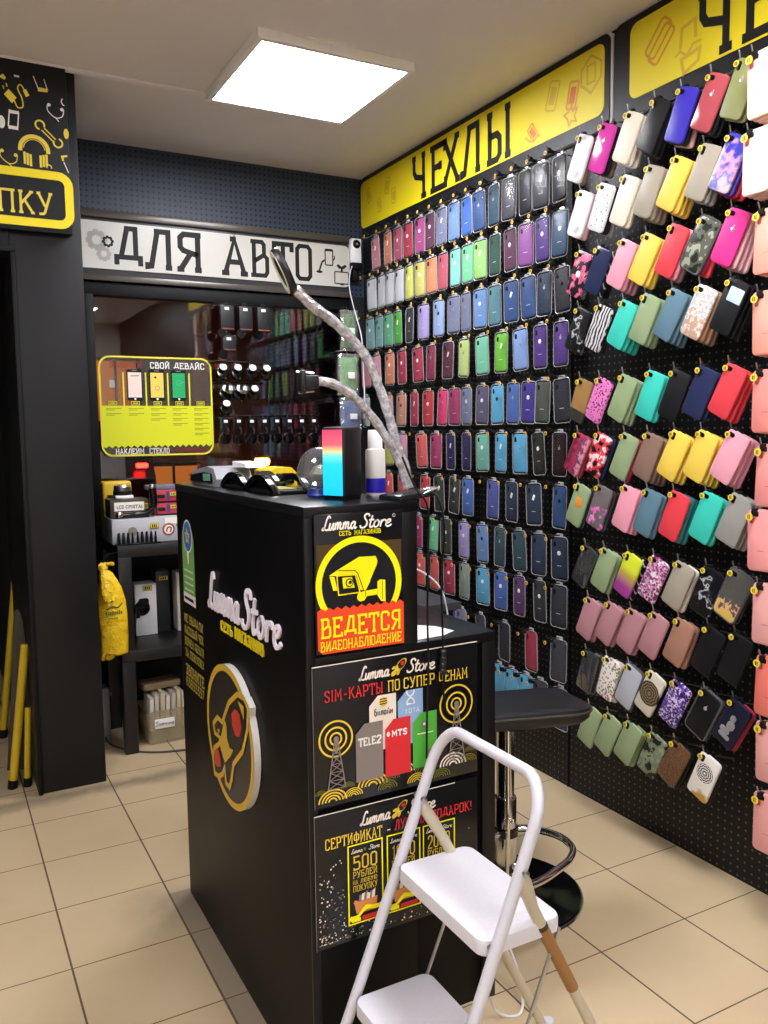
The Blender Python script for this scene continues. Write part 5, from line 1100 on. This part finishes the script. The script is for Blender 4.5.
def greyx(o):
    ytag(o, .825, .862, 3.68, .972, .997)
    P = Print((0, 3.679, 0), (1, 0, 0), (0, 0, 1), (0, -1, 0)); P.g = 'round_picture'; P.disc('r', .905, .965, .028, 1, 20); P.disc('w', .905, .965, .02, 2, 20); P.stroke('r', _c([(.895, .955), (.9, .972), (.915, .972), (.912, .952)]), .007, 3); P.g = 'side_picture'; P.rect('w', .89, .99, .99, 1.016, .5); P.stroke('b', [(.945, .95), (.98, .96)], .006, 1); P.poly('k', [(.94, .975), (.99, .995), (.99, 1.004), (.94, .985)], 1); P.g = 'grey_picture'; P.disc('g', .75, .965, .02, 1, 20)
    P.build(o, {'r': ('red_picture', pm('pic_redbrown', '9a4a3c', .5)), 'w': ('white_panel', CREAM), 'b': ('blue_words', PBLUE), 'k': ('dark_picture', BOARD), 'g': ('grey_picture', PGREY)})
carton('product_box', 'long pale grey carton with yellow tag on the upper side table', 'box', .665, 1.0, 3.68, 3.86, ZT, ZT+.108, pm('carton_grey', 'b9bac0', .45), greyx)
# tray of black pegs
pt = thing('peg_tray', 'black tray with rows of small pegs before the grey carton', 'tray', (.75, 3.655, ZT))
b = bm_new(); bx(b, .672, .86, 3.636, 3.676, ZT, ZT+.006, .001); obj('tray', b, BLACKG, pt)
for i in range(9):
    for j in range(2):
        x_, y_ = .684+.0195*i+.006*j, 3.648+.016*j
        if (i+j) % 5 == 4: continue
        b = bm_new(); add_lathe(b, [(.006, 0), (.0055, .02), (.004, .034), (.0035, .046), (0, .047)], (x_, y_, ZT+.006), 10); obj('peg', b, BLACKG, pt)
def redx(z0):
    def f(o):
        ytag(o, .93, .962, 3.74, z0+.028, z0+.047)
        P = Print((0, 3.739, 0), (1, 0, 0), (0, 0, 1), (0, -1, 0)); P.g = 'front_print'; P.poly('k', [(.892+u, z0+.028+v) for u, v in rrect(.034, .016, .006)], 1); P.rect('p', .915, .93, z0+.012, z0+.05, .6); P.rect('k', .865, .99, z0, z0+.008, 1); P.rect('k', .865, .873, z0, z0+.055, 1)
        P.build(o, {'k': ('dark_picture', BOARD), 'p': ('violet_picture', pm('pic_violet', '4a3a7a', .5))})
    return f
RC = pm('carton_red', 'b83444', .45)
carton('gadget_box', 'red carton with yellow tag, lower of two on the grey carton', 'box', .862, 1.0, 3.74, 3.84, ZT+.109, ZT+.165, RC, redx(ZT+.109), 'red cartons')
carton('gadget_box', 'red carton with yellow tag, upper of two on the grey carton', 'box', .862, 1.0, 3.74, 3.84, ZT+.166, ZT+.222, RC, redx(ZT+.166), 'red cartons')
carton('flat_box', 'slate grey carton with violet patch lying on the red cartons', 'box', .84, .99, 3.75, 3.84, ZT+.223, ZT+.243, pm('carton_slate2', '6a6e80', .4))
def lcdx(o):
    P = Print((0, 3.719, 0), (1, 0, 0), (0, 0, 1), (0, -1, 0)); P.g = 'worded_label'; P.rect('w', .685, .812, ZT+.140, ZT+.178, 1)
    x_ = .695
    for wd in ('LCD', 'CRISTAL', 'MODE'):
        e = x_+.011*len(wd); P.text('k', wd if all(c in G for c in wd) else 'LCD', x_, e-.002, ZT+.152, .012, .2, 2); x_ = e+.005
    P.g = 'orange_stripe'; P.rect('r', .685, .80, ZT+.112, ZT+.134, 1)
    P.build(o, {'w': ('white_label', CREAM), 'k': ('label_words', INK), 'r': ('orange_stripe', pm('stripe_orange', 'b0684a', .5))})
    ytag(o, .812, .83, 3.718, ZT+.145, ZT+.172)
carton('lamp_box', 'dark carton with white worded strip on the left of the grey carton', 'box', .668, .835, 3.72, 3.84, ZT+.109, ZT+.19, pm('carton_brown', '3f332c', .45), lcdx)
lc = thing('camera_lens', 'silver and black round lens standing on the worded carton', 'lens', (.735, 3.79, ZT+.191))
b = bm_new(); add_lathe(b, [(.034, 0), (.036, .01), (.036, .05), (.03, .058), (.0, .058)], (.735, 3.79, ZT+.191), 24); obj('barrel', b, STEEL, lc)
b = bm_new(); add_lathe(b, [(.037, .012), (.039, .016), (.039, .03), (.037, .034)], (.735, 3.79, ZT+.191), 24); obj('grip_ring', b, BLACKM, lc)
b = bm_new(); bx(b, .70, .775, 3.75, 3.775, ZT+.191, ZT+.205, .002); tag(obj('white_card', b, WHITEP), 'small white card at the foot of the silver lens', 'card')
yb_ = thing('yellow_pack', 'yellow soft pack behind the silver lens by the window', 'pack', (.69, 3.9, ZT))
b = bm_new(); bx(b, .672, .80, 3.90, 3.98, ZT, ZT+.26, .012, 3); obj('pack', b, pm('pack_yellow', 'd9b31e', .45), yb_)
b = bm_new(); bx(b, .69, .78, 3.897, 3.90, ZT+.12, ZT+.2, .001); obj('dark_panel', b, BOARD, yb_)
dl = thing('desk_lamp', 'black folded gadget arm lying over the grey carton', 'gadget', (.82, 3.70, ZT+.109))
b = bm_new(); add_tube(b, catmull([(.70, 3.70, ZT+.122), (.75, 3.70, ZT+.124), (.81, 3.70, ZT+.128), (.845, 3.70, ZT+.15), (.85, 3.70, ZT+.19), (.845, 3.70, ZT+.235)], 5), [.011]*6+[.013]*10+[.016]*10, 12); obj('arm', b, BLACKG, dl)
b = bm_new(); add_lathe(b, [(0, -.004), (.016, -.002), (.016, .012), (.010, .02), (0, .02)], (.70, 3.698, ZT+.118), 18); obj('joint', b, CHROME, dl)
b = bm_new(); add_lathe(b, [(0, 0), (.014, 0), (.016, .01), (.012, .022), (0, .024)], (.845, 3.70, ZT+.23), 18); obj('head', b, STEEL, dl)
# mid shelf
def headx(o):
    ytag(o, .826, .868, 3.885, .664, .688)
    b = bm_new(); M = Matrix.Rotation(PI/2, 4, 'X'); add_lathe(b, [(0, 0), (.034, 0), (.036, .003), (.026, .004), (.02, .002), (0, .002)], (.82, 3.885, .585), 28, M); obj('black_round_picture', b, BLACKG, o)
    b = bm_new(); bx(b, .792, .81, 3.881, 3.885, .54, .575, .001); bx(b, .805, .85, 3.881, 3.885, .585, .63, .01); obj('dark_picture', b, BLACKM, o)
carton('headphone_box', 'white carton with black round picture and yellow tag on middle shelf', 'box', .79, .888, 3.885, 3.985, ZM, .695, WHITEP, headx)
def blkx(o): ytag(o, .905, .95, 3.91, .70, .722)
carton('dark_box', 'dark carton with yellow tag behind the white headphone carton', 'box', .893, .955, 3.91, 3.99, ZM, .745, pm('carton_dark', '24262a', .4), blkx)
carton('tall_box', 'plain white carton at the counter end of the middle shelf', 'box', .985, 1.08, 3.89, 3.98, ZM, .735, pm('carton_cream', 'd9d4cc', .5))
carton('small_box', 'small black carton standing at the back of the middle shelf', 'box', .74, .785, 3.95, 3.99, ZM, .78, BLACKM)
# bin of cards
bn = thing('storage_bin', 'clear plastic bin of white packets with handwritten strip under the tables', 'bin', (.88, 3.77, 0))
b = bm_new(); n0 = [(u+.885, v+3.785) for u, v in rrect(.215, .20, .02)]; rings = []
for z_, k in ((.0, .9), (.01, .92), (.15, 1.0), (.155, 1.03), (.15, .985), (.012, .89)):
    rings.append([b.verts.new((.885+(u-.885)*k, 3.785+(v-3.785)*k, z_)) for u, v in n0])
for A, B_ in zip(rings, rings[1:]):
    for i in range(len(A)):
        j = (i+1) % len(A); b.faces.new((A[i], A[j], B_[j], B_[i]))
b.faces.new(rings[0][::-1]); b.faces.new(rings[-1]); obj('tub', b, clear_mat('bin_clear', 'f4efe2', .1, .15, .3, 'cfc4a8'), bn)
b = bm_new(); bx(b, .812, .90, 3.678, 3.682, .075, .118, .001); lb_ = obj('handwritten_strip', b, WHITEP, bn)
P = Print((0, 3.6775, 0), (1, 0, 0), (0, 0, 1), (0, -1, 0))
for k, pts in enumerate(([(.828, .104), (.822, .108), (.818, .102), (.825, .096), (.822, .088), (.815, .09)], [(.836, .099), (.831, .097), (.831, .089), (.837, .091), (.838, .099), (.840, .089)], [(.843, .099), (.844, .089), (.846, .097), (.850, .098), (.850, .089), (.853, .097), (.857, .097), (.858, .089)], [(.866, .098), (.861, .096), (.866, .092), (.862, .088)], [(.870, .098), (.871, .09), (.876, .09), (.877, .098), (.877, .089)], [(.881, .098), (.882, .089), (.884, .096), (.888, .096), (.889, .089), (.895, .095), (.892, .098), (.892, .082)])): P.stroke('k', _c(pts, 3), .0022, 1)
P.build(bn, {'k': ('handwriting', INK)})
for i in range(7):
    x_ = .812+.0245*i; b = bm_new(); add_box(b, (x_, 3.79, .125+.012*(i % 3)), (.018, .13-.02*(i % 2), .15), Matrix.Rotation(.03, 3, 'Y'), .002)
    for v in b.verts: v.co.z = max(v.co.z, .016); v.co.x = min(max(v.co.x, .795), .975)
    tag(obj('white_packet', b, pm('packet_%d' % (i % 3), ('e2dccf', 'cfc8ba', 'd8c9a6')[i % 3], .5)), f'pale packet standing in the clear bin, {ORD[i]} from its left', 'packet', 'packets in the bin')
b = bm_new(); add_box(b, (.87, 3.83, .24), (.17, .10, .03), Matrix.Rotation(.12, 3, 'Z'), .003); 
tag(obj('brown_folder', b, pm('folder_brown', '8a765a', .6)), 'flat tan carton lying on top of the packets in the bin', 'box')
# grey plate by the pillar, cable
b = bm_new(); bx(b, .612, .650, 3.83, 3.90, 0, .25, .004); bx(b, .60, .662, 3.84, 3.89, .21, .225, .002); tag(obj('grey_adapter_box', b, pm('grey_plastic', '8b8b92', .5)), 'narrow grey plastic box on the floor behind the pillar', 'box')
b = bm_new(); add_tube(b, catmull([(.62, 3.86, .05), (.635, 3.80, .006), (.68, 3.70, .005), (.76, 3.61, .005), (.88, 3.56, .005), (1.02, 3.55, .005), (1.2, 3.62, .005)], 8), .0045, 8)
tag(obj('floor_cable', b, pm('cable_grey', '4a4844', .5)), 'dark grey cable running across the tiles under the side tables', 'cable')
# yellow bag
bg_ = thing('plastic_bag', 'bright yellow plastic bag knotted and hanging beside the pillar', 'bag', (.63, 3.58, .46))
BAG = NT('bag_plastic', .38); BAG.xyz(); BAG.base('f2c81c'); BAG.bump(BAG.noise(20, 4, .6), 1.0, .02)
def loft(rings_, n=28):
    b = bm_new(); R_ = []
    for (cx, cy, cz, rx_, ry_, ph) in rings_:
        R_.append([b.verts.new((cx+rx_*math.copysign(abs(math.cos(a))**.7, math.cos(a))*(1+.05*math.sin(5*a+ph)), cy+ry_*math.copysign(abs(math.sin(a))**.8, math.sin(a))*(1+.12*math.sin(4*a+ph)), cz+.004*math.sin(6*a+ph))) for a in [2*PI*k/n for k in range(n)]])
    for A, B_ in zip(R_, R_[1:]):
        for k in range(n):
            j = (k+1) % n; b.faces.new((A[k], A[j], B_[j], B_[k]))
    b.faces.new(R_[0][::-1]); b.faces.new(R_[-1]); return b
obj('bag_body', loft([(.634, 3.585, .462, .050, .016, 0), (.634, 3.58, .47, .057, .026, .3), (.634, 3.575, .54, .058, .034, .8), (.633, 3.575, .62, .058, .036, 1.4), (.631, 3.577, .69, .055, .034, 2.), (.626, 3.58, .745, .046, .028, 2.4), (.621, 3.582, .780, .034, .024, 2.7), (.614, 3.585, .805, .028, .02, 3.1), (.606, 3.59, .825, .013, .012, 3.6)]), BAG.m, bg_)
obj('knot', loft([(.606, 3.587, .815, .010, .010, 0), (.604, 3.585, .83, .020, .016, 1), (.604, 3.585, .842, .018, .014, 2), (.606, 3.586, .852, .008, .008, 3)]), BAG.m, bg_)
obj('handle_end', loft([(.608, 3.585, .838, .010, .008, 0), (.625, 3.58, .852, .016, .008, 1), (.635, 3.58, .85, .012, .006, 2), (.645, 3.582, .842, .005, .004, 3)]), BAG.m, bg_)
obj('handle_end', loft([(.604, 3.58, .832, .010, .008, 0), (.610, 3.552, .79, .022, .008, 1), (.612, 3.537, .73, .026, .007, 2), (.618, 3.532, .70, .020, .004, 3)]), BAG.m, bg_)
obj('tail', loft([(.605, 3.59, .444, .022, .012, 0), (.607, 3.585, .455, .03, .018, 1), (.61, 3.583, .468, .034, .02, 2)]), BAG.m, bg_)
P = Print((0, 3.528, 0), (1, 0, 0), (0, 0, 1), (0, -1, 0))
P.stroke('k', _c([(.60, .665), (.625, .676), (.648, .672), (.665, .69)]), .006, 0)
for q in range(8): P.rect('k', .598+q*.0085, .604+q*.0085, .643, .656+.004*(q % 3 == 0), 0)
for q in range(7): P.rect('k', .606+q*.006, .610+q*.006, .626, .632, 0)
P.build(bg_, {'k': ('print', pm('bag_print', '4c5a1e', .5))})
b = bm_new(); add_tube(b, [(.606, 3.587, .845), (.612, 3.60, .872), (.64, 3.625, .885), (.675, 3.64, .885)], .0022, 6); obj('string', b, BLACKM, bg_)

# ------------------------------------------------------------------ in the doorway: two dark boards with yellow rails
YR = pm('rail_yellow', 'c2a41e', .45)
fb_ = thing('folding_board', 'dark board with two yellow rails leaning on the pillar in the doorway', 'board', (.24, 3.55, 0))
b = bm_new(); add_tube(b, [(.216, 3.51, .03), (.288, 3.53, .565)], .0165, 14); obj('rail', b, YR, fb_)
b = bm_new(); add_tube(b, [(.267, 3.503, .03), (.283, 3.52, .279), (.285, 3.525, .31)], .0125, 14); obj('rail', b, YR, fb_)
for a in (((.212, 3.51, 0), (.2165, 3.51, .035), .018), ((.2665, 3.503, 0), (.268, 3.503, .035), .0155)):
    b = bm_new(); add_tube(b, [a[0], a[1]], a[2], 14); obj('rail_cap', b, BLACKM, fb_)
b = bm_new(); add_prism(b, [(.20, .06), (.275, .05), (.291, .576), (.286, .665), (.272, .70), (.258, .69), (.228, .343)], lambda u, v, d: Vector((u, 3.548+d+.03*v, v)), 0, .016); obj('panel', b, pm('board_umber', '3a352a', .6), fb_)
yp = thing('yellow_pole', 'long yellow pole leaning deeper inside the dark doorway', 'pole', (.22, 4.15, 0))
b = bm_new(); add_tube(b, [(.224, 4.14, .02), (.345, 4.16, .99)], .016, 14); obj('pole', b, YR, yp)
b = bm_new(); add_tube(b, [(.222, 4.14, 0), (.2265, 4.14, .04)], .0175, 14); obj('end_cap', b, BLACKM, yp)

# ------------------------------------------------------------------ on the counter
Z = CZT
# colour speaker
sp = thing('speaker', 'upright black speaker with pink to cyan lit front on the counter', 'speaker', (.765, 1.60, Z))
ang = math.radians(-66); Rm = Matrix.Rotation(ang, 3, 'Z'); cS = Vector((.765, 1.605, Z))
def spk(b, x0, x1, y0, y1, z0, z1, bev=0.): add_box(b, cS+Rm @ Vector(((x0+x1)/2, (y0+y1)/2, 0))+Vector((0, 0, (z0+z1)/2)), (x1-x0, y1-y0, z1-z0), Rm, bev, 3)
b = bm_new(); spk(b, -.031, .031, -.030, .030, .004, .152, .006); obj('body', b, pm('speaker_black', '141415', .45), sp)
t = NT('speaker_light', .4); x, y, z = t.xyz()
cr = t.ramp(t.mt('DIVIDE', z, .15), [(.0, '14c8ff'), (.50, '18d8ff'), (.62, '7de8e0'), (.68, 'f0d890'), (.76, 'ff6a78'), (1., 'ff3a70')])
t.base('101010'); t.l(cr, t.b.inputs['Emission Color']); t.b.inputs['Emission Strength'].default_value = 1.25; 
b = bm_new(); spk(b, -.026, .027, -.0325, -.0295, .009, .146, .0012); obj('light_panel', b, t.m, sp)
b = bm_new(); spk(b, -.028, .028, -.027, .027, 0, .005, .001); obj('rubber_foot', b, BLACKM, sp)
# clear dome
dm = thing('display_dome', 'clear plastic dome with blue foot behind the lit speaker', 'dome', (.762, 1.70, Z))
b = bm_new(); add_lathe(b, [(.02, .008), (.04, .02), (.052, .045), (.052, .062), (.042, .09), (.022, .106), (.0, .110)], (.758, 1.70, Z), 28); obj('shell', b, clear_mat('dome_clear', 'e8ecf0', .12, .08, .06), dm)
b = bm_new(); add_lathe(b, [(.03, 0), (.032, .004), (.026, .018), (0, .02)], (.758, 1.70, Z), 24); obj('foot', b, pm('dome_blue', '2b3f9a', .3), dm)
b = bm_new(); add_lathe(b, [(0, .03), (.02, .034), (.026, .05), (.016, .066), (0, .07)], (.758, 1.70, Z), 7); obj('crumpled_filling', b, pm('dome_fill', '8a8468', .4), dm, 5)
# cleaner bottle
bt = thing('spray_bottle', 'white bottle with broad blue band beside the lit speaker', 'bottle', (.842, 1.60, Z))
BX = (.842, 1.60, Z)
b = bm_new(); add_lathe(b, [(.0205, .0), (.0215, .004), (.0215, .098), (.020, .103), (.013, .107), (.0, .107)], BX, 32); obj('body', b, pm('bottle_white', 'dcd8cf', .3), bt)
b = bm_new(); add_lathe(b, [(.0218, .011), (.0219, .012), (.0219, .041), (.0218, .042)], BX, 32); obj('blue_band', b, pm('bottle_blue', '2418a8', .35), bt)
b = bm_new(); add_lathe(b, [(.0155, .105), (.0158, .108), (.0155, .142), (.014, .145), (0, .145)], BX, 28); obj('cap', b, WHITEP, bt)
b = bm_new(); add_lathe(b, [(.0222, .0), (.0225, .003), (.022, .006)], BX, 28); obj('base_ring', b, STEEL, bt)
b2 = thing('slim_bottle', 'slim white tube standing between speaker and blue banded bottle', 'bottle', (.812, 1.68, Z))
b = bm_new(); add_lathe(b, [(.010, 0), (.011, .004), (.011, .10), (.008, .108), (0, .108)], (.812, 1.68, Z), 20); obj('body', b, WHITEP, b2)
b = bm_new(); add_lathe(b, [(.008, .106), (.008, .135), (0, .136)], (.812, 1.68, Z), 16); obj('cap', b, WHITEP, b2)
# ring lamp on two wrapped goosenecks
t = NT('wrapped_metal', .2, .45); t.xyz(); t.base(t.ramp(t.noise(70, 4, .7), [(.3, '7e7c80'), (.5, 'b4b2b8'), (.68, 'eceaf0')])); t.bump(t.noise(85, 2, .5), .6, .006); WRAP = t.m
rl = thing('ring_lamp_stand', 'gooseneck ring lamp and phone clamp wrapped in clear film on counter', 'lamp', (.872, 1.515, Z))
b = bm_new(); M = Matrix.Rotation(.0, 4, 'X'); rings = []
b = bm_new(); add_box(b, (.872, 1.515, Z+.008), (.10, .07, .014), Matrix.Rotation(-.08, 3, 'Y') @ Matrix.Rotation(.2, 3, 'Z'), .004)
for v in b.verts: v.co.z = max(v.co.z, Z)
obj('clamp_plate', b, pm('plate_black', '2a2a2c', .2, .3), rl)
b = bm_new(); add_box(b, (.905, 1.505, Z+.016), (.05, .045, .003), Matrix.Rotation(-.3, 3, 'Y'), .001); obj('film_flap', b, FILM, rl)
def wob(P_, r, s): 
    q = random.Random(s); return [r*(1+.05*math.sin(i*1.1+s)+q.uniform(-.07, .07)) for i in range(len(P_))]
A1 = catmull([(0.881, 1.520, 1.264), (0.869, 1.520, 1.309), (0.848, 1.520, 1.364), (0.830, 1.520, 1.423), (0.808, 1.520, 1.479), (0.787, 1.520, 1.523), (0.758, 1.520, 1.558), (0.729, 1.520, 1.583), (0.704, 1.520, 1.602), (0.670, 1.520, 1.623), (0.642, 1.520, 1.645), (0.630, 1.520, 1.657)], 5)
A2 = catmull([(0.869, 1.511, 1.264), (0.860, 1.511, 1.300), (0.845, 1.511, 1.331), (0.822, 1.511, 1.367), (0.798, 1.511, 1.400), (0.771, 1.511, 1.430), (0.744, 1.511, 1.454), (0.715, 1.511, 1.471), (0.688, 1.511, 1.479), (0.670, 1.511, 1.479)], 5)
b = bm_new(); add_tube(b, A1, wob(A1, .0100, 2), 10); obj('gooseneck', b, WRAP, rl)
b = bm_new(); add_tube(b, A2, wob(A2, .0092, 5), 10); obj('gooseneck', b, WRAP, rl)
# ring lamp head, seen nearly edge on
rc = Vector((0.609, 1.520, 1.686)); ax = Vector((.88, -.30, .44)).normalized(); up_ = Vector((-.50, 0, .86)); up_ = (up_-ax*up_.dot(ax)).normalized(); sd_ = ax.cross(up_)
Mr = Matrix(((sd_.x, up_.x, ax.x), (sd_.y, up_.y, ax.y), (sd_.z, up_.z, ax.z))).to_4x4()
b = bm_new()
n = 40; prof = [(.029, -.006), (.043, -.007), (.0455, 0), (.043, .007), (.029, .006)]
R_ = []
for k in range(n):
    a = 2*PI*k/n; R_.append([b.verts.new(rc+(Mr @ Vector((r_*math.cos(a), r_*math.sin(a), h_)))) for r_, h_ in prof])
for k in range(n):
    A, B_ = R_[k], R_[(k+1) % n]
    for i in range(len(prof)): j = (i+1) % len(prof); b.faces.new((A[i], A[j], B_[j], B_[i]))
obj('ring_housing', b, pm('lamp_black', '1f1f22', .35), rl)
b = bm_new(); R_ = []
for k in range(n):
    a = 2*PI*k/n; R_.append([b.verts.new(rc+(Mr @ Vector((r_*math.cos(a), r_*math.sin(a), h_)))) for r_, h_ in ((.031, -.0062), (.042, -.0072), (.042, -.0085), (.031, -.0075))])
for k in range(n):
    A, B_ = R_[k], R_[(k+1) % n]
    for i in range(4): j = (i+1) % 4; b.faces.new((A[i], A[j], B_[j], B_[i]))
obj('ring_diffuser', b, pm('lamp_diff', 'd8d2b8', .4), rl)
e_ = rc-up_*.045
b = bm_new(); add_tube(b, [e_+up_*.004, Vector((0.632, 1.520, 1.656))], .006, 10); obj('ball_joint', b, BLACKM, rl)
b = bm_new(); add_box(b, (0.655, 1.511, 1.478), (.030, .024, .026), None, .004); add_box(b, (0.637, 1.511, 1.478), (.010, .03, .044), None, .003); obj('phone_clamp', b, pm('clamp_black', '17181a', .4), rl)
b = bm_new(); add_tube(b, [(0.663, 1.511, 1.495), (0.626, 1.511, 1.497)], .0024, 6); obj('clamp_jaw', b, STEEL, rl)
b = bm_new(); add_tube(b, [(0.663, 1.511, 1.461), (0.630, 1.511, 1.457)], .0024, 6); obj('clamp_jaw', b, STEEL, rl)
# long black cables hanging in front of the counter
def cable(label, pts, r=.0022, m=BLACKM, nm='cable'):
    b = bm_new(); add_tube(b, catmull(pts, 6), r, 8); return tag(obj(nm, b, m), label, 'cable')
cable('thin black cable hanging down from lamp plate left of the other', [(.838, 1.475, 1.33), (.86, 1.465, 1.27), (.885, 1.455, 1.225), (.884, 1.455, 1.12), (.882, 1.455, 1.0), (.884, 1.456, .90), (.880, 1.456, .80), (.878, 1.456, .70)])
c2 = thing('power_cable', 'black cable with ferrite lump hanging over the sim card poster', 'cable', (.925, 1.46, .90))
b = bm_new(); add_tube(b, catmull([(.905, 1.50, 1.258), (.918, 1.47, 1.245), (.925, 1.456, 1.18), (.918, 1.458, 1.08), (.920, 1.458, .98), (.922, 1.458, .90), (.923, 1.459, .82)], 6), .0022, 8); obj('cord', b, BLACKM, c2)
b = bm_new(); add_lathe(b, [(.004, 0), (.0075, .003), (.0075, .011), (.006, .013), (.0075, .015), (.0075, .024), (.006, .026), (.0075, .028), (.0075, .037), (.006, .039), (.0075, .041), (.0075, .05), (.004, .054)], (.922, 1.458, .872), 14); obj('ferrite', b, pm('ferrite', '1a1a1c', .35), c2)
cable('white cable arching from the tall cabinet to the low counter top', [(.873, 1.66, 1.085), (.92, 1.66, 1.082), (.971, 1.66, 1.066), (1.02, 1.66, 1.036), (1.046, 1.655, 1.0), (1.056, 1.65, .948)], .0021, WHITE)
cable('white cable loop on the floor behind the step ladder', [(1.06, 1.52, .16), (1.10, 1.52, .02), (1.16, 1.50, .004), (1.20, 1.56, .05), (1.19, 1.62, .14), (1.14, 1.60, .2)], .003, WHITE)
# papers on the low top
b = bm_new(); add_prism(b, [(.873, 1.485), (.945, 1.492), (.985, 1.515), (.965, 1.56), (.90, 1.64), (.873, 1.65)], lambda u, v, d: Vector((u, v, CZL+.0008+d+.010*max(0, .5-abs(v-1.58)/.1))), 0, .001)
tag(obj('paper_sheet', b, pm('paper', 'eceae4', .6)), 'white paper sheet on the low counter top by tall cabinet', 'paper')
# black gadgets at the back of the tall top
def tray(y0, label):
    o = thing('phone_cradle', label, 'cradle', (.72, y0, Z), 'black curved cradles on the counter')
    b = bm_new(); n = 14; th = .008
    prof = [(t_, (.040*math.sin(PI*t_)**.8)) for t_ in [i/n for i in range(n+1)]]
    outer = [(y0+(.21*(t_-.5)), Z+.004+h_) for t_, h_ in prof]; inner = [(y0+.165*(t_-.5), Z+.0+h_*.74) for t_, h_ in prof]
    add_prism(b, outer+inner[::-1], lambda u, v, d: Vector((.672+d, u, max(v, Z))), 0, .012); add_prism(b, outer+inner[::-1], lambda u, v, d: Vector((.758+d, u, max(v, Z))), 0, .012); obj('side_arch', b, BLACKG, o)
    b = bm_new(); bx(b, .675, .768, y0-.085, y0+.085, Z, Z+.010, .003); obj('base', b, BLACKM, o)
    b = bm_new(); add_prism(b, outer, lambda u, v, d: Vector((.684+d, u, v)), 0, .004); obj('back_web', b, BLACKM, o)
    b = bm_new(); bx(b, .69, .745, y0-.06, y0+.03, Z+.010, Z+.013, .001); obj('yellow_card', b, pm('card_olive', '8f8a2a', .5), o)
tray(1.87, 'black curved cradle with yellow card nearest to the lit speaker')
tray(2.06, 'second black curved cradle farther back on the counter')
sn = thing('handheld_scanner', 'silver and black handheld gadget with green window at the counter end', 'gadget', (.72, 2.25, Z))
b = bm_new(); add_prism(b, [(2.177, Z), (2.415, Z), (2.423, Z+.022), (2.390, Z+.036), (2.259, Z+.052), (2.193, Z+.048), (2.169, Z+.02)], lambda u, v, d: Vector((.665+d, u, v)), 0, .10); obj('body', b, pm('scanner_silver', 'a9acb2', .35, .3), sn)
b = bm_new(); add_prism(b, [(2.202, Z+.010), (2.411, Z+.006), (2.398, Z+.024), (2.275, Z+.036), (2.210, Z+.034)], lambda u, v, d: Vector((.660+d, u, v)), 0, .008); obj('black_side', b, BLACKG, sn)
b = bm_new(); add_prism(b, [(2.210, Z+.014), (2.267, Z+.013), (2.267, Z+.032), (2.210, Z+.033)], lambda u, v, d: Vector((.657+d, u, v)), 0, .004); obj('green_window', b, pm('scanner_green', '6fa890', .3), sn)
b = bm_new(); add_prism(b, [(2.398, Z+.020), (2.423, Z+.018), (2.423, Z+.024), (2.398, Z+.028)], lambda u, v, d: Vector((.661+d, u, v)), 0, .01); obj('red_end', b, pm('scanner_red', 'b03a38', .4), sn)
yk = thing('tape_measure', 'yellow and black gadget lying behind the black cradles', 'gadget', (.80, 2.12, Z))
b = bm_new(); add_prism(b, [(.775, Z), (.85, Z), (.85, Z+.035), (.835, Z+.05), (.79, Z+.05), (.775, Z+.04)], lambda u, v, d: Vector((u, 2.06+d, v)), 0, .12); obj('shell', b, pm('gadget_yellow', 'e6c61a', .4), yk)
b = bm_new(); bx(b, .79, .84, 2.054, 2.06, Z+.008, Z+.036, .002); obj('black_face', b, BLACKG, yk)
b = bm_new(); add_prism(b, [(2.08, Z+.052), (2.2, Z+.052), (2.2, Z+.066), (2.1, Z+.062)], lambda u, v, d: Vector((.72+d, u, v)), 0, .05); tag(obj('white_wedge', b, WHITEP), 'white wedge shaped gadget lying on the silver handheld', 'gadget')

# ------------------------------------------------------------------ camera and light
cam = bpy.data.cameras.new('camera'); co = bpy.data.objects.new('camera', cam); COL.objects.link(co)
F_, YAW, PIT, ROL, HC = 839.8011, .4940, -.0959, -.0127, 1.3817
cam.sensor_fit = 'VERTICAL'; cam.sensor_height = 36.; cam.lens = F_/1024*36.; cam.clip_start = .02; cam.clip_end = 60
f = Vector((math.sin(YAW)*math.cos(PIT), math.cos(YAW)*math.cos(PIT), math.sin(PIT))); r = Vector((math.cos(YAW), -math.sin(YAW), 0)); u = r.cross(f)
c_, s_ = math.cos(ROL), math.sin(ROL); r, u = c_*r+s_*u, c_*u-s_*r
co.matrix_world = Matrix(((r.x, u.x, -f.x, 0), (r.y, u.y, -f.y, 0), (r.z, u.z, -f.z, HC), (0, 0, 0, 1)))
SC.camera = co
wd = bpy.data.worlds.new('night'); SC.world = wd; wd.use_nodes = True
wd.node_tree.nodes['Background'].inputs[0].default_value = (.012, .014, .02, 1); wd.node_tree.nodes['Background'].inputs[1].default_value = 1
SC.view_settings.view_transform = 'Standard'; SC.view_settings.look = 'None'; SC.view_settings.gamma = 1; SC.view_settings.use_curve_mapping = False
SC.view_settings.exposure = 0.0
SC.cycles.transparent_max_bounces = 24; SC.cycles.max_bounces = 10; SC.cycles.caustics_reflective = False; SC.cycles.caustics_refractive = False
